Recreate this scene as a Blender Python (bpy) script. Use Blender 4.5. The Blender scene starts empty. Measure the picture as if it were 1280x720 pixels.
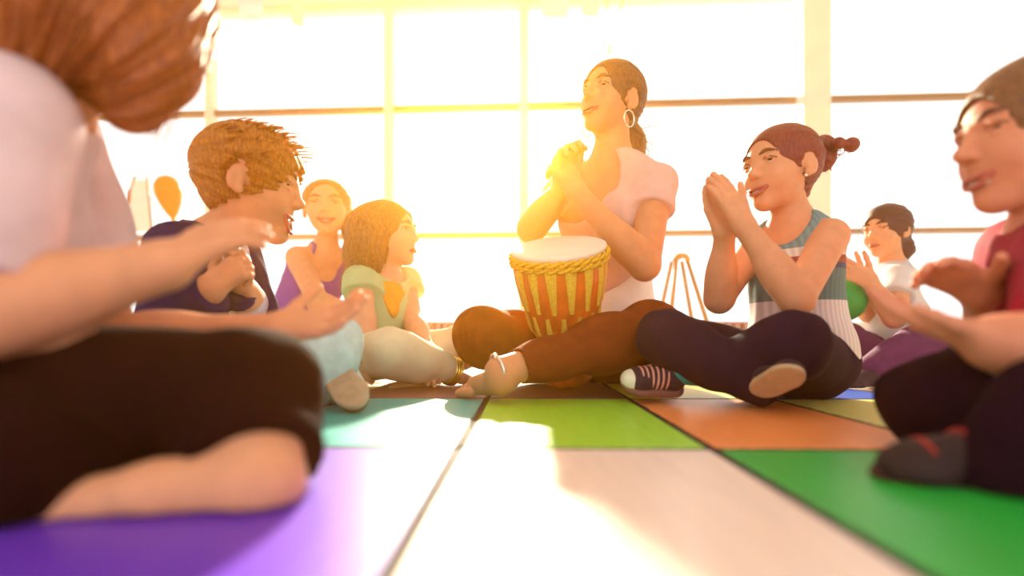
import bpy, bmesh, math, random
import numpy as np
from mathutils import Vector, Matrix, Quaternion
random.seed(7); rng = np.random.default_rng(7)
SC = bpy.context.scene; COL = SC.collection
FPX, HOR, CAMH = 640.0, 419.0, 0.14
def P(x, y, d):                       # a point seen at pixel (x, y), d metres in front of the lens
    return np.array([(x-640)/FPX*d, d, CAMH+(HOR-y)/FPX*d])
def V(*a): return np.array(a, float)
def nrm(v):
    v = np.asarray(v, float); return v/(np.linalg.norm(v)+1e-12)

# ------------------------------------------------------------------ materials
def new_mat(name):
    m = bpy.data.materials.new(name); m.use_nodes = True
    nt = m.node_tree; nt.nodes.clear()
    out = nt.nodes.new('ShaderNodeOutputMaterial'); return m, nt, out
def N(nt, t, **kw):
    n = nt.nodes.new(t)
    for k, v in kw.items():
        if k.startswith('i_'): n.inputs[k[2:].replace('_', ' ')].default_value = v
        else: setattr(n, k, v)
    return n
def c4(c): return (c[0], c[1], c[2], 1.0)
def mat(name, col, rough=.6, var=.12, scale=30, bump=.0, bscale=120, spec=.22, sheen=0, stretch=(1,1,1), trans=0, coat=0, metal=0, sss=0):
    m, nt, out = new_mat(name)
    b = N(nt, 'ShaderNodeBsdfPrincipled')
    b.inputs['Roughness'].default_value = rough; b.inputs['Specular IOR Level'].default_value = spec
    b.inputs['Metallic'].default_value = metal; b.inputs['Coat Weight'].default_value = coat
    if sheen: b.inputs['Sheen Weight'].default_value = sheen
    if sss:
        b.inputs['Subsurface Weight'].default_value = sss; b.inputs['Subsurface Radius'].default_value = (1, .35, .2); b.inputs['Subsurface Scale'].default_value = .012
    tc = N(nt, 'ShaderNodeTexCoord'); mp = N(nt, 'ShaderNodeMapping'); mp.inputs['Scale'].default_value = stretch
    nt.links.new(tc.outputs['Object'], mp.inputs['Vector'])
    no = N(nt, 'ShaderNodeTexNoise'); no.inputs['Scale'].default_value = scale; no.inputs['Detail'].default_value = 4
    nt.links.new(mp.outputs['Vector'], no.inputs['Vector'])
    cr = N(nt, 'ShaderNodeValToRGB'); e = cr.color_ramp.elements
    e[0].position = .3; e[1].position = .7
    e[0].color = c4([max(0, c*(1-var)) for c in col]); e[1].color = c4([min(1, c*(1+var)) for c in col])
    nt.links.new(no.outputs['Fac'], cr.inputs['Fac']); nt.links.new(cr.outputs['Color'], b.inputs['Base Color'])
    if bump:
        n2 = N(nt, 'ShaderNodeTexNoise'); n2.inputs['Scale'].default_value = bscale; n2.inputs['Detail'].default_value = 3
        nt.links.new(mp.outputs['Vector'], n2.inputs['Vector'])
        bp = N(nt, 'ShaderNodeBump'); bp.inputs['Strength'].default_value = bump; bp.inputs['Distance'].default_value = .004
        nt.links.new(n2.outputs['Fac'], bp.inputs['Height']); nt.links.new(bp.outputs['Normal'], b.inputs['Normal'])
    last = b.outputs[0]
    if trans:
        t = N(nt, 'ShaderNodeBsdfTranslucent'); nt.links.new(cr.outputs['Color'], t.inputs['Color'])
        mx = N(nt, 'ShaderNodeMixShader'); mx.inputs[0].default_value = trans
        nt.links.new(last, mx.inputs[1]); nt.links.new(t.outputs[0], mx.inputs[2]); last = mx.outputs[0]
    nt.links.new(last, out.inputs['Surface']); return m
def bands_mat(name, stops, axis='Z', rough=.8, stripe=None):
    """cloth woven in bands: stops = [(height in metres, colour), ...] above the object's origin"""
    m, nt, out = new_mat(name); b = N(nt, 'ShaderNodeBsdfPrincipled'); b.inputs['Roughness'].default_value = rough
    tc = N(nt, 'ShaderNodeTexCoord'); sx = N(nt, 'ShaderNodeSeparateXYZ'); nt.links.new(tc.outputs['Object'], sx.inputs[0])
    cr = N(nt, 'ShaderNodeValToRGB'); cr.color_ramp.interpolation = 'CONSTANT'; e = cr.color_ramp.elements
    e[0].position = 0; e[0].color = c4(stops[0][1])
    for i, (h, c) in enumerate(stops[1:]):
        if i == 0: e[1].position = h; e[1].color = c4(c)
        else:
            q = e.new(h); q.color = c4(c)
    nt.links.new(sx.outputs[axis], cr.inputs['Fac']); colr = cr.outputs['Color']
    if stripe:
        wv = N(nt, 'ShaderNodeTexWave', bands_direction=stripe[0]); wv.inputs['Scale'].default_value = stripe[1]; wv.inputs['Distortion'].default_value = 1.0
        nt.links.new(tc.outputs['Object'], wv.inputs['Vector'])
        mxx = N(nt, 'ShaderNodeMix', data_type='RGBA', blend_type='MULTIPLY'); mxx.inputs[0].default_value = stripe[2]
        nt.links.new(colr, mxx.inputs[6]); nt.links.new(wv.outputs['Color'], mxx.inputs[7]); colr = mxx.outputs[2]
    nt.links.new(colr, b.inputs['Base Color']); nt.links.new(b.outputs[0], out.inputs['Surface']); return m
def hair_mat(name, dark, light, scale=60):
    m, nt, out = new_mat(name); b = N(nt, 'ShaderNodeBsdfPrincipled'); b.inputs['Roughness'].default_value = .42
    b.inputs['Specular IOR Level'].default_value = .5
    tc = N(nt, 'ShaderNodeTexCoord'); mp = N(nt, 'ShaderNodeMapping'); mp.inputs['Scale'].default_value = (1, 1, .18)
    nt.links.new(tc.outputs['Object'], mp.inputs['Vector'])
    no = N(nt, 'ShaderNodeTexNoise'); no.inputs['Scale'].default_value = scale*5; no.inputs['Detail'].default_value = 4
    nt.links.new(mp.outputs['Vector'], no.inputs['Vector'])
    cr = N(nt, 'ShaderNodeValToRGB'); e = cr.color_ramp.elements; e[0].position = .32; e[1].position = .68
    e[0].color = c4(dark); e[1].color = c4(light)
    nt.links.new(no.outputs['Fac'], cr.inputs['Fac']); nt.links.new(cr.outputs['Color'], b.inputs['Base Color'])
    bp = N(nt, 'ShaderNodeBump'); bp.inputs['Strength'].default_value = .35; bp.inputs['Distance'].default_value = .003
    nt.links.new(no.outputs['Fac'], bp.inputs['Height']); nt.links.new(bp.outputs['Normal'], b.inputs['Normal'])
    t = N(nt, 'ShaderNodeBsdfTranslucent'); nt.links.new(cr.outputs['Color'], t.inputs['Color'])
    mx = N(nt, 'ShaderNodeMixShader'); mx.inputs[0].default_value = .25
    nt.links.new(b.outputs[0], mx.inputs[1]); nt.links.new(t.outputs[0], mx.inputs[2])
    nt.links.new(mx.outputs[0], out.inputs['Surface']); return m

# ------------------------------------------------------------------ mesh objects and tagging
def obj(name, verts, faces, m=None, parent=None, origin=None, smooth=True):
    """one mesh object; verts in world space, stored about the origin (a part shares its root's origin)"""
    verts = np.asarray(verts, float)
    if origin is None: origin = np.array(parent['_o']) if parent is not None else V(0, 0, 0)
    me = bpy.data.meshes.new(name)
    me.from_pydata((verts-origin).tolist(), [], faces if isinstance(faces, list) else faces.tolist())
    if smooth: me.polygons.foreach_set('use_smooth', [True]*len(me.polygons))
    me.update()
    o = bpy.data.objects.new(name, me); COL.objects.link(o)
    if m is not None: me.materials.append(m)
    if parent is None: o.location = origin.tolist()
    else: o.parent = parent
    o['_o'] = list(map(float, origin)); return o
def empty(name, loc):
    o = bpy.data.objects.new(name, None); COL.objects.link(o); o.location = list(map(float, loc)); o['_o'] = list(map(float, loc)); o.empty_display_size = .05; return o
def tag(o, label=None, cat=None, group=None, kind=None):
    for k, v in (('label', label), ('category', cat), ('group', group), ('kind', kind)):
        if v: o[k] = v
    return o
class MB:
    """collects simple shapes into one mesh"""
    def __init__(s): s.v = []; s.f = []
    def add(s, v, f):
        b = len(s.v); s.v.extend([list(map(float, p)) for p in v]); s.f.extend([tuple(b+i for i in q) for q in f]); return s
    def box(s, c, size, R=None, bev=0.0):
        bm = bmesh.new(); bmesh.ops.create_cube(bm, size=1.0)
        for v in bm.verts: v.co = Vector((v.co.x*size[0], v.co.y*size[1], v.co.z*size[2]))
        if bev > 0: bmesh.ops.bevel(bm, geom=bm.edges[:]+bm.verts[:], offset=bev, segments=2, profile=.5, affect='EDGES')
        bm.verts.index_update(); R = np.eye(3) if R is None else np.asarray(R)
        vs = [np.asarray(c)+R@np.array(v.co) for v in bm.verts]; fs = [[v.index for v in f.verts] for f in bm.faces]; bm.free()
        return s.add(vs, fs)
    def tube(s, pts, rad, n=10, closed=False):
        pts = [np.asarray(p, float) for p in pts]; k = len(pts)
        rad = [rad]*k if np.isscalar(rad) else rad
        vs = []; fs = []; t0 = nrm(pts[1]-pts[0]); a = nrm(np.cross(t0, V(0, 0, 1) if abs(t0[2]) < .9 else V(1, 0, 0)))
        for i in range(k):
            t = nrm((pts[(i+1) % k] if closed or i < k-1 else pts[i])-(pts[i-1] if closed or i > 0 else pts[i]))
            a = nrm(a-t*np.dot(a, t)); b = np.cross(t, a)
            for j in range(n):
                w = 2*math.pi*j/n; vs.append(pts[i]+rad[i]*(math.cos(w)*a+math.sin(w)*b))
        for i in range(k if closed else k-1):
            for j in range(n):
                i2 = (i+1) % k; fs.append((i*n+j, i*n+(j+1) % n, i2*n+(j+1) % n, i2*n+j))
        if not closed: fs.append(tuple(range(n))[::-1]); fs.append(tuple((k-1)*n+j for j in range(n)))
        return s.add(vs, fs)
    def lathe(s, prof, c, axis=(0, 0, 1), n=40, cap=True, flut=None):
        ax = nrm(axis); a = nrm(np.cross(ax, V(0, 1, 0) if abs(ax[1]) < .9 else V(1, 0, 0))); b = np.cross(ax, a); vs = []; fs = []
        for (r, h) in prof:
            for j in range(n):
                w = 2*math.pi*j/n; vs.append(np.asarray(c)+ax*h+r*(math.cos(w)*a+math.sin(w)*b))
        for i in range(len(prof)-1):
            for j in range(n): fs.append((i*n+j, i*n+(j+1) % n, (i+1)*n+(j+1) % n, (i+1)*n+j))
        if cap: fs.append(tuple(range(n))[::-1]); fs.append(tuple((len(prof)-1)*n+j for j in range(n)))
        return s.add(vs, fs)
    def ball(s, c, r, R=None, n=20, m=12):
        R = np.eye(3) if R is None else np.asarray(R); r = np.ones(3)*r; vs = []; fs = []
        vs.append(np.asarray(c)+R@(r*V(0, 0, 1)))
        for i in range(1, m):
            t = math.pi*i/m
            for j in range(n):
                w = 2*math.pi*j/n; vs.append(np.asarray(c)+R@(r*V(math.sin(t)*math.cos(w), math.sin(t)*math.sin(w), math.cos(t))))
        vs.append(np.asarray(c)+R@(r*V(0, 0, -1)))
        for j in range(n): fs.append((0, 1+j, 1+(j+1) % n))
        for i in range(m-2):
            for j in range(n): fs.append((1+i*n+j, 1+(i+1)*n+j, 1+(i+1)*n+(j+1) % n, 1+i*n+(j+1) % n))
        e = len(vs)-1
        for j in range(n): fs.append((e, 1+(m-2)*n+(j+1) % n, 1+(m-2)*n+j))
        return s.add(vs, fs)
    def build(s, name, m=None, parent=None, origin=None, smooth=True): return obj(name, s.v, s.f, m, parent, origin, smooth)
def catmull(pts, n=8):
    pts = [np.asarray(p, float) for p in pts]; q = [2*pts[0]-pts[1]]+pts+[2*pts[-1]-pts[-2]]; out = []
    for i in range(1, len(q)-2):
        for j in range(n):
            t = j/n; out.append(.5*((2*q[i])+(-q[i-1]+q[i+1])*t+(2*q[i-1]-5*q[i]+4*q[i+1]-q[i+2])*t*t+(-q[i-1]+3*q[i]-3*q[i+1]+q[i+2])*t**3))
    out.append(pts[-1]); return out

# ------------------------------------------------------------------ blended solid modelling (bodies, clothes, hair)
CORN = [(i, j, k) for i in (0, 1) for j in (0, 1) for k in (0, 1)]
EDGES = [(a, b) for a in range(8) for b in range(a+1, 8) if sum(abs(CORN[a][i]-CORN[b][i]) for i in range(3)) == 1]
class Solid:
    def __init__(s): s.p = []; s.disp = None; s.zmin = None
    def copy(s, tags=None):
        q = Solid(); q.p = [dict(x) for x in s.p if tags is None or x['tag'] in tags]; return q
    def cap(s, a, b, ra, rb=None, k=.015, tag='', op='add', flat=False):
        s.p.append(dict(t='cap', a=np.asarray(a, float), b=np.asarray(b, float), ra=ra, rb=ra if rb is None else rb, k=k, tag=tag, op=op, flat=flat)); return s
    def chain(s, pts, rad, k=.01, tag='', op='add'):
        for i in range(len(pts)-1): s.cap(pts[i], pts[i+1], rad[i], rad[i+1], k, tag, op)
        return s
    def ell(s, c, r, R=None, k=.015, tag='', op='add'):
        s.p.append(dict(t='ell', c=np.asarray(c, float), r=np.ones(3)*r, R=np.eye(3) if R is None else np.asarray(R), k=k, tag=tag, op=op)); return s
    def plane(s, pt, n, k=.003, op='int', tag=''):     # op int keeps the side n points away from
        s.p.append(dict(t='pl', a=np.asarray(pt, float), n=nrm(n), k=k, op=op, tag=tag)); return s
    def off(s, d): s.p.append(dict(t='off', d=d, op='off', k=0, tag='')); return s
    def bbox(s):
        lo = np.full(3, 1e9); hi = -lo; o = sum(max(0, x['d']) for x in s.p if x['t'] == 'off')
        for x in s.p:
            if x['op'] != 'add': continue
            l, h = s._bb(x); lo = np.minimum(lo, l); hi = np.maximum(hi, h)
        return lo-o-.012, hi+o+.012
    @staticmethod
    def _bb(x):
        if x['t'] == 'cap':
            l = np.minimum(x['a']-x['ra'], x['b']-x['rb']); h = np.maximum(x['a']+x['ra'], x['b']+x['rb']); return l, h
        e = np.sqrt(((x['R']*x['r'][None, :])**2).sum(1)); return x['c']-e, x['c']+e
    @staticmethod
    def _d(x, X, Y, Z):
        if x['t'] == 'cap':
            a, b = x['a'], x['b']; ba = b-a; L2 = float(ba@ba)+1e-12
            px, py, pz = X-a[0], Y-a[1], Z-a[2]
            tr = (px*ba[0]+py*ba[1]+pz*ba[2])/L2; t = np.clip(tr, 0, 1)
            d = np.sqrt((px-t*ba[0])**2+(py-t*ba[1])**2+(pz-t*ba[2])**2)-(x['ra']+(x['rb']-x['ra'])*t)
            if x['flat']: d = np.maximum(d, (tr-1)*math.sqrt(L2))
            return d
        if x['t'] == 'ell':
            R, r = x['R'], x['r']; px, py, pz = X-x['c'][0], Y-x['c'][1], Z-x['c'][2]
            q = [(px*R[0, i]+py*R[1, i]+pz*R[2, i])/r[i] for i in range(3)]
            k0 = np.sqrt(q[0]**2+q[1]**2+q[2]**2); k1 = np.sqrt((q[0]/r[0])**2+(q[1]/r[1])**2+(q[2]/r[2])**2)
            return k0*(k0-1)/(k1+1e-6)
        return (X-x['a'][0])*x['n'][0]+(Y-x['a'][1])*x['n'][1]+(Z-x['a'][2])*x['n'][2]
    def field(s, xs, ys, zs, dx):
        F = np.full((len(xs), len(ys), len(zs)), .06, np.float32); o = sum(max(0, x['d']) for x in s.p if x['t'] == 'off')
        for x in s.p:
            if x['op'] == 'off': F -= x['d']; continue
            if x['t'] == 'pl':
                d = s._d(x, xs[:, None, None], ys[None, :, None], zs[None, None, :])
                if x['op'] == 'int': F = np.maximum(F, d).astype(np.float32)
                else: F = np.maximum(F, -d).astype(np.float32)
                continue
            l, h = s._bb(x); pad = x['k']+3*dx+o
            if x['op'] == 'int': sl = (slice(None),)*3
            else:
                ii = [(np.searchsorted(q, l[i]-pad), np.searchsorted(q, h[i]+pad)) for i, q in enumerate((xs, ys, zs))]
                if any(a >= b for a, b in ii): continue
                sl = tuple(slice(a, b) for a, b in ii)
            d = s._d(x, xs[sl[0]][:, None, None], ys[sl[1]][None, :, None], zs[sl[2]][None, None, :]).astype(np.float32)
            f = F[sl]; k = x['k']
            if x['op'] == 'add':
                hh = np.clip(.5+.5*(f-d)/k, 0, 1); F[sl] = f+(d-f)*hh-k*hh*(1-hh)
            else:
                if x['op'] == 'sub': d = -d
                hh = np.clip(.5-.5*(f-d)/k, 0, 1); F[sl] = f+(d-f)*hh+k*hh*(1-hh)
        if s.disp is not None: F = F+s.disp(xs[:, None, None], ys[None, :, None], zs[None, None, :]).astype(np.float32)
        if s.zmin is not None: F = np.maximum(F, (s.zmin-zs)[None, None, :]).astype(np.float32)
        return F
    def _block(s, lo, hi, dx):
        g = [np.arange(math.floor(lo[i]/dx)-1, math.ceil(hi[i]/dx)+2)*dx for i in range(3)]
        F = s.field(g[0], g[1], g[2], dx)
        ins = F < 0; n = [len(q)-1 for q in g]
        cnt = np.zeros(n, np.int8)
        for (i, j, k) in CORN: cnt += ins[i:i+n[0], j:j+n[1], k:k+n[2]]
        act = (cnt > 0) & (cnt < 8); I = np.argwhere(act)
        if len(I) == 0: return np.zeros((0, 3)), np.zeros((0, 4), int)
        c = np.stack([F[I[:, 0]+i, I[:, 1]+j, I[:, 2]+k] for (i, j, k) in CORN], 1).astype(float)
        acc = np.zeros((len(I), 3)); m = np.zeros(len(I))
        for a, b in EDGES:
            cross = (c[:, a] < 0) != (c[:, b] < 0); t = np.where(cross, c[:, a]/(c[:, a]-c[:, b]+1e-20), 0)
            pa, pb = np.array(CORN[a], float), np.array(CORN[b], float)
            acc += np.where(cross[:, None], pa+(pb-pa)*t[:, None], 0); m += cross
        V_ = (I+acc/m[:, None])*dx+np.array([q[0] for q in g])
        idx = np.full(n, -1, np.int64); idx[act] = np.arange(len(I))
        quads = []
        for ax in range(3):
            o1, o2 = (ax+1) % 3, (ax+2) % 3
            s0 = [slice(1, None)]*3; s0[ax] = slice(0, n[ax]); s1 = list(s0); s1[ax] = slice(1, n[ax]+1)
            sa = [slice(1, n[i]) for i in range(3)]; sa[ax] = slice(0, n[ax]); sb = list(sa); sb[ax] = slice(1, n[ax]+1)
            A, B = ins[tuple(sa)], ins[tuple(sb)]
            for flip, M in ((False, A & ~B), (True, ~A & B)):
                E = np.argwhere(M)
                if len(E) == 0: continue
                E[:, o1] += 1; E[:, o2] += 1
                def q(d1, d2):
                    w = E.copy(); w[:, o1] -= d1; w[:, o2] -= d2; return idx[w[:, 0], w[:, 1], w[:, 2]]
                Q = np.stack([q(1, 1), q(0, 1), q(0, 0), q(1, 0)], 1)
                quads.append(Q[:, ::-1] if flip else Q)
        return V_, np.concatenate(quads)
    def mesh(s, dx, fine=()):
        """fine: [(lo, hi, step)] boxes meshed with a smaller step"""
        lo, hi = s.bbox(); allv, allf, base = [], [], 0
        v, f = s._block(lo, hi, dx)
        if len(fine) and len(f):
            c = v[f].mean(1); drop = np.zeros(len(f), bool)
            for (l, h, _d) in fine: drop |= ((c > np.asarray(l)+dx*.6) & (c < np.asarray(h)-dx*.6)).all(1)
            f = f[~drop]
        parts = [(v, f)]
        done = []
        for (l, h, d) in fine:
            l, h = np.maximum(l, lo), np.minimum(h, hi); v2, f2 = s._block(l, h, d)
            if len(f2):
                c = v2[f2].mean(1); keep = ((c > l) & (c < h)).all(1)
                for (pl, ph) in done: keep &= ~((c > pl) & (c < ph)).all(1)
                f2 = f2[keep]
            done.append((l, h)); parts.append((v2, f2))
        for v, f in parts:
            if len(f) == 0: continue
            u, inv = np.unique(f.ravel(), return_inverse=True); allv.append(v[u]); allf.append(inv.reshape(f.shape)+base); base += len(u)
        if not allv: return np.zeros((0, 3)), np.zeros((0, 4), int)
        return np.concatenate(allv), np.concatenate(allf)
    def build(s, name, m, parent=None, origin=None, dx=.005, fine=()):
        v, f = s.mesh(dx, fine); return obj(name, v, f, m, parent, origin)
SKYC = (1.0, .97, .94, 1); SKYS = 1.5; SUNE = 14.0; SUNC = (1.0, .80, .52); SUNPX = (606, 140)
FLAREC = (1.0, .40, .03, 1); FLARED = .050; FLAREG = .88; EXPO = 0.3
# ------------------------------------------------------------------ people
SKIN = mat('skin', (.76, .34, .19), .5, .06, 40, sss=.15)
SKIN_WARM = mat('tanned_skin', (.70, .31, .16), .5, .06, 40, sss=.15)
SKIN_PALE = mat('pale_skin', (.82, .44, .28), .5, .06, 40, sss=.15)
SKIN_RED = mat('flushed_skin', (.74, .28, .17), .5, .06, 40, sss=.15)
LIP = mat('lip_skin', (.55, .13, .10), .4, .05, 60)
EYE = mat('eye_white', (.85, .80, .74), .2, .02, 40)
IRIS = mat('iris', (.05, .025, .015), .15, .1, 200)
TEETH = mat('teeth', (.9, .86, .78), .25, .03, 60)
MOUTH = mat('mouth_inside', (.22, .04, .03), .5, .05, 60)
def frame(f, up=(0, 0, 1)):
    F = nrm(f); U = np.asarray(up, float); U = nrm(U-F*np.dot(U, F)); R = np.cross(F, U); return R, F, U
class Person:
    def __init__(s, base, label, group=None, skin=SKIN):
        s.S = Solid(); s.base = np.asarray(base, float); s.fine = []; s.parts = []; s.skin = skin; s.label = label; s.group = group
    # ---- head: unit space x right, y forward, z up; chin at z -.5, crown at +.5
    def head(s, c, f, up, H, neck, nr=.055, mouth='smile', nose=1.0, jaw=1.0, eye=1.0, wide=1.0):
        s.wide = wide; R, F, U = frame(f, up); s.hc, s.H, s.M = np.asarray(c, float), H, np.stack([R, F, U], 1)
        X = lambda x, y, z: s.hc+H*(s.M@V(x*wide, y, z)); s.X = X
        E = lambda c_, r, k=.03, op='add', rot=None: s.S.ell(X(*c_), V(r[0]*wide, r[1], r[2])*H, s.M if rot is None else s.M@rot, k*H, 'head', op)
        C = lambda a, b, ra, rb, k=.03, op='add': s.S.cap(X(*a), X(*b), ra*H, rb*H, k*H, 'head', op)
        s.S.cap(np.asarray(neck), X(0, -.10, -.22), nr*1.1, nr*.95, .03, 'neck')
        E((0, -.06, .14), (.345, .42, .36), .06); E((0, .08, -.02), (.285, .305, .34), .08)
        E((0, .09, -.21), (.235*jaw, .27, .245), .08); E((0, .235, -.405), (.10*jaw, .10, .088), .09)
        for q in (-1, 1):
            E((q*.155, .215, -.14), (.10, .10, .11), .07)
            E((q*.145, .405, .035), (.09, .07, .045), .05, 'sub')
        C((0, .355, .06), (0, .425*(.5+.5*nose), -.09), .028, .038, .05); E((0, .43*(.6+.4*nose), -.105), (.047, .05, .043), .03)
        for q in (-1, 1): E((q*.045, .385, -.125), (.034, .04, .03), .02)
        for q in (-1, 1):
            C((q*.07, .325, .045), (q*.145, .352, .062), .015, .02, .02); C((q*.145, .352, .062), (q*.215, .295, .04), .02, .014, .02)   # lids
            C((q*.08, .322, .008), (q*.145, .338, -.004), .012, .014, .02); C((q*.145, .338, -.004), (q*.21, .29, .012), .014, .01, .02)
            C((q*.06, .345, .095), (q*.2, .315, .10), .022, .018, .05)                                                            # brow
            rot = np.array(Matrix.Rotation(q*.35, 3, 'Z')@Matrix.Rotation(-.15, 3, 'X'))
            E((q*.335, -.05, -.03), (.030, .074, .112), .02, 'add', rot); E((q*.37, -.03, -.02), (.020, .04, .068), .02, 'sub', rot)
            E((q*.325, -.02, -.125), (.03, .04, .04), .02)                                                                       # ear lobe
        o = .035 if mouth == 'smile' else .075
        E((0, .40, -.275-o*.4), (.105 if mouth != 'calm' else .06, .075, o if mouth != 'calm' else .008), .02, 'sub')
        if mouth == 'laugh': E((0, .25, -.44), (.10, .10, .07), .06)
        s.mouth = mouth; s.eye_scale = eye
        r = .62*H; s.fine.append((s.hc-r, s.hc+r, max(.0017, H*.0095)))
        return s
    def face_parts(s, root, brow, iris=IRIS):
        X, H = s.X, s.H
        for q in (-1, 1):
            e = MB().ball(X(q*.142, .268, .028), .068*H, s.M).build('eye', EYE, root)
            MB().ball(X(q*.145, .318, .030), (.036*H, .022*H, .036*H), s.M, 14, 8).build('iris', iris, e)
            pts = catmull([X(q*.055, .372, .105), X(q*.14, .372, .135), X(q*.225, .305, .105)], 6); n = len(pts)
            MB().tube(pts, [H*(.010+.008*math.sin(math.pi*min(1, .25+i/n*.75))) for i in range(n)], 8).build('eyebrow', brow, root)
            pts = catmull([X(q*.07, .338, .038), X(q*.145, .368, .06), X(q*.22, .302, .036)], 6)
            MB().tube(pts, H*.007, 6).build('eyelash', brow, root)
        up = {'smile': (-.245, -.262), 'laugh': (-.24, -.25), 'calm': (-.285, -.272)}[s.mouth]
        lo = {'smile': -.325, 'laugh': -.385, 'calm': -.305}[s.mouth]; w = .125 if s.mouth != 'calm' else .075
        m = MB()
        m.tube(catmull([X(-w, .325, up[0]), X(-.05, .372, up[1]), X(0, .378, up[1]-.006), X(.05, .372, up[1]), X(w, .325, up[0])], 5), H*.016, 8)
        m.tube(catmull([X(-w, .325, up[0]), X(-.06, .365, lo+.015), X(0, .375, lo), X(.06, .365, lo+.015), X(w, .325, up[0])], 5), H*.019, 8)
        m.build('lips', LIP, root)
        if s.mouth != 'calm':
            MB().ball(X(0, .318, up[1]-.032), (.095*H, .045*H, .026*H), s.M, 16, 8).build('teeth', TEETH, root)
            MB().ball(X(0, .28, (up[1]+lo)/2-.01), (.10*H, .06*H, .05*H), s.M, 16, 8).build('mouth_inside', MOUTH, root)
    # ---- hand
    def hand(s, w, d, n, L, tsign, curl=(.25, .3, .25), spread=.0, thumb=(.75, .55, .3), tcurl=.3):
        S = s.S; y = nrm(d); z = np.asarray(n, float); z = nrm(z-y*np.dot(z, y)); x = tsign*np.cross(y, z); w = np.asarray(w, float)
        W = lambda a, b, c=0: w+L*(a*x+b*y+c*z)
        for mx, my in ((.17, .50), (.06, .53), (-.055, .50), (-.165, .45)):
            S.cap(W(mx*.45, .02), W(mx, my), .105*L, .078*L, .012, 'hand')
        for i, (mx, my, ln) in enumerate(((.17, .50, .43), (.06, .53, .48), (-.055, .50, .44), (-.165, .45, .35))):
            p = W(mx, my); sp = spread*(1.2-i*.8)+.02*(1.5-i); a = 0; rr = (.066, .058, .053, .047)
            for j, fr in enumerate((.45, .30, .25)):
                a += curl[j]*(1+.12*i); dd = nrm(math.cos(a)*(y+x*sp)+math.sin(a)*z); q = p+dd*ln*L*fr
                S.cap(p, q, rr[j]*L, rr[j+1]*L, .0028, 'hand'); p = q
        p = W(.12, .10, .03); q = W(.12+thumb[0]*.27, .10+thumb[1]*.33, thumb[2]*.25); S.cap(p, q, .10*L, .072*L, .012, 'hand')
        td = nrm(q-p); dd = nrm(td*math.cos(tcurl)+y*math.sin(tcurl)); p, q = q, q+dd*.20*L; S.cap(p, q, .068*L, .060*L, .004, 'hand')
        dd = nrm(dd*math.cos(tcurl*.7)+y*math.sin(tcurl*.7)); S.cap(q, q+dd*.15*L, .060*L, .050*L, .004, 'hand')
        c = W(.03, .52, .1); s.fine.append((c-.72*L, c+.72*L, .0020))
    def arm(s, sh, el, wr, r=(.038, .031, .022), side=''):
        s.S.cap(sh, el, r[0], r[1], .015, 'uarm'+side); s.S.cap(el, wr, r[1], r[2], .012, 'farm'+side)
        p = np.asarray(el)+.3*(np.asarray(wr)-np.asarray(el)); d = nrm(np.asarray(wr)-np.asarray(el)); R_ = np.stack(frame(d), 1)
        s.S.ell(p, (r[1]*1.05, r[1]*2.2, r[1]*1.05), R_, .02, 'farm'+side)
    def leg(s, hip, kn, an, r=(.065, .05, .046, .03), side=''):
        s.S.cap(hip, kn, r[0], r[1], .02, 'thigh'+side); s.S.cap(kn, an, r[2], r[3], .015, 'shin'+side)
        s.S.ell(kn, r[1]*1.02, None, .02, 'thigh'+side)
        d = nrm(np.asarray(an)-np.asarray(kn)); p = np.asarray(kn)+.3*(np.asarray(an)-np.asarray(kn)); R_ = np.stack(frame(d), 1)
        s.S.ell(p, (r[2]*1.08, r[2]*2.2, r[2]*1.08), R_, .02, 'shin'+side)
    def foot(s, an, d, up, L):            # bare foot with toes
        R, F, U = frame(d, up); a = np.asarray(an, float)
        s.S.cap(a, a-U*.012-F*.01, L*.14, L*.15, .012, 'foot'); s.S.cap(a-U*L*.12, a+F*L*.55-U*L*.2, L*.16, L*.12, .02, 'foot')
        for i in range(5):
            o = (-.14+.075*i)*L; s.S.cap(a+F*L*.5+R*o-U*L*.22, a+F*L*(.72+.05*(2-abs(i-1.5)))+R*o*1.1-U*L*.24, L*.062, L*(.05 if i else .055), .004, 'foot')
        c = a+F*.35*L; s.fine.append((c-.7*L, c+.7*L, .0028))
    def torso(s, pel, chest, neck, rs, ls, w=.105, dp=.075, hipw=.115, bust=0, belly=.0):
        rs, ls = np.asarray(rs), np.asarray(ls); X = nrm(rs-ls); U = nrm(np.asarray(neck)-np.asarray(pel)); F = nrm(np.cross(U, X)); X = np.cross(F, U)
        s.TM = np.stack([X, F, U], 1); T = s.TM; pel, chest, neck = map(lambda q: np.asarray(q, float), (pel, chest, neck)); s.pel, s.chest, s.neck = pel, chest, neck
        S = s.S
        S.ell(pel, (hipw, hipw*.85, hipw*.8), T, .03, 'pelvis')
        mid = pel*.5+chest*.5; S.ell(mid+F*belly, (w*.88, dp*.92, np.linalg.norm(chest-pel)*.55), T, .05, 'torso')
        S.ell(pel*.75+chest*.25, (hipw*.9, dp, np.linalg.norm(chest-pel)*.35), T, .04, 'torso')
        S.ell(chest, (w, dp, np.linalg.norm(neck-chest)*.95), T, .05, 'torso')
        S.cap(neck-U*.015, rs, dp*.5, dp*.42, .04, 'torso'); S.cap(neck-U*.015, ls, dp*.5, dp*.42, .04, 'torso')
        S.cap(chest*.35+rs*.65-U*.02, chest, dp*.5, dp*.8, .04, 'torso'); S.cap(chest*.35+ls*.65-U*.02, chest, dp*.5, dp*.8, .04, 'torso')
        if bust:
            for q in (-1, 1): S.ell(chest+X*q*w*.48+F*dp*.75-U*.01, (bust, bust*.9, bust), T, .03, 'torso')
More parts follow.
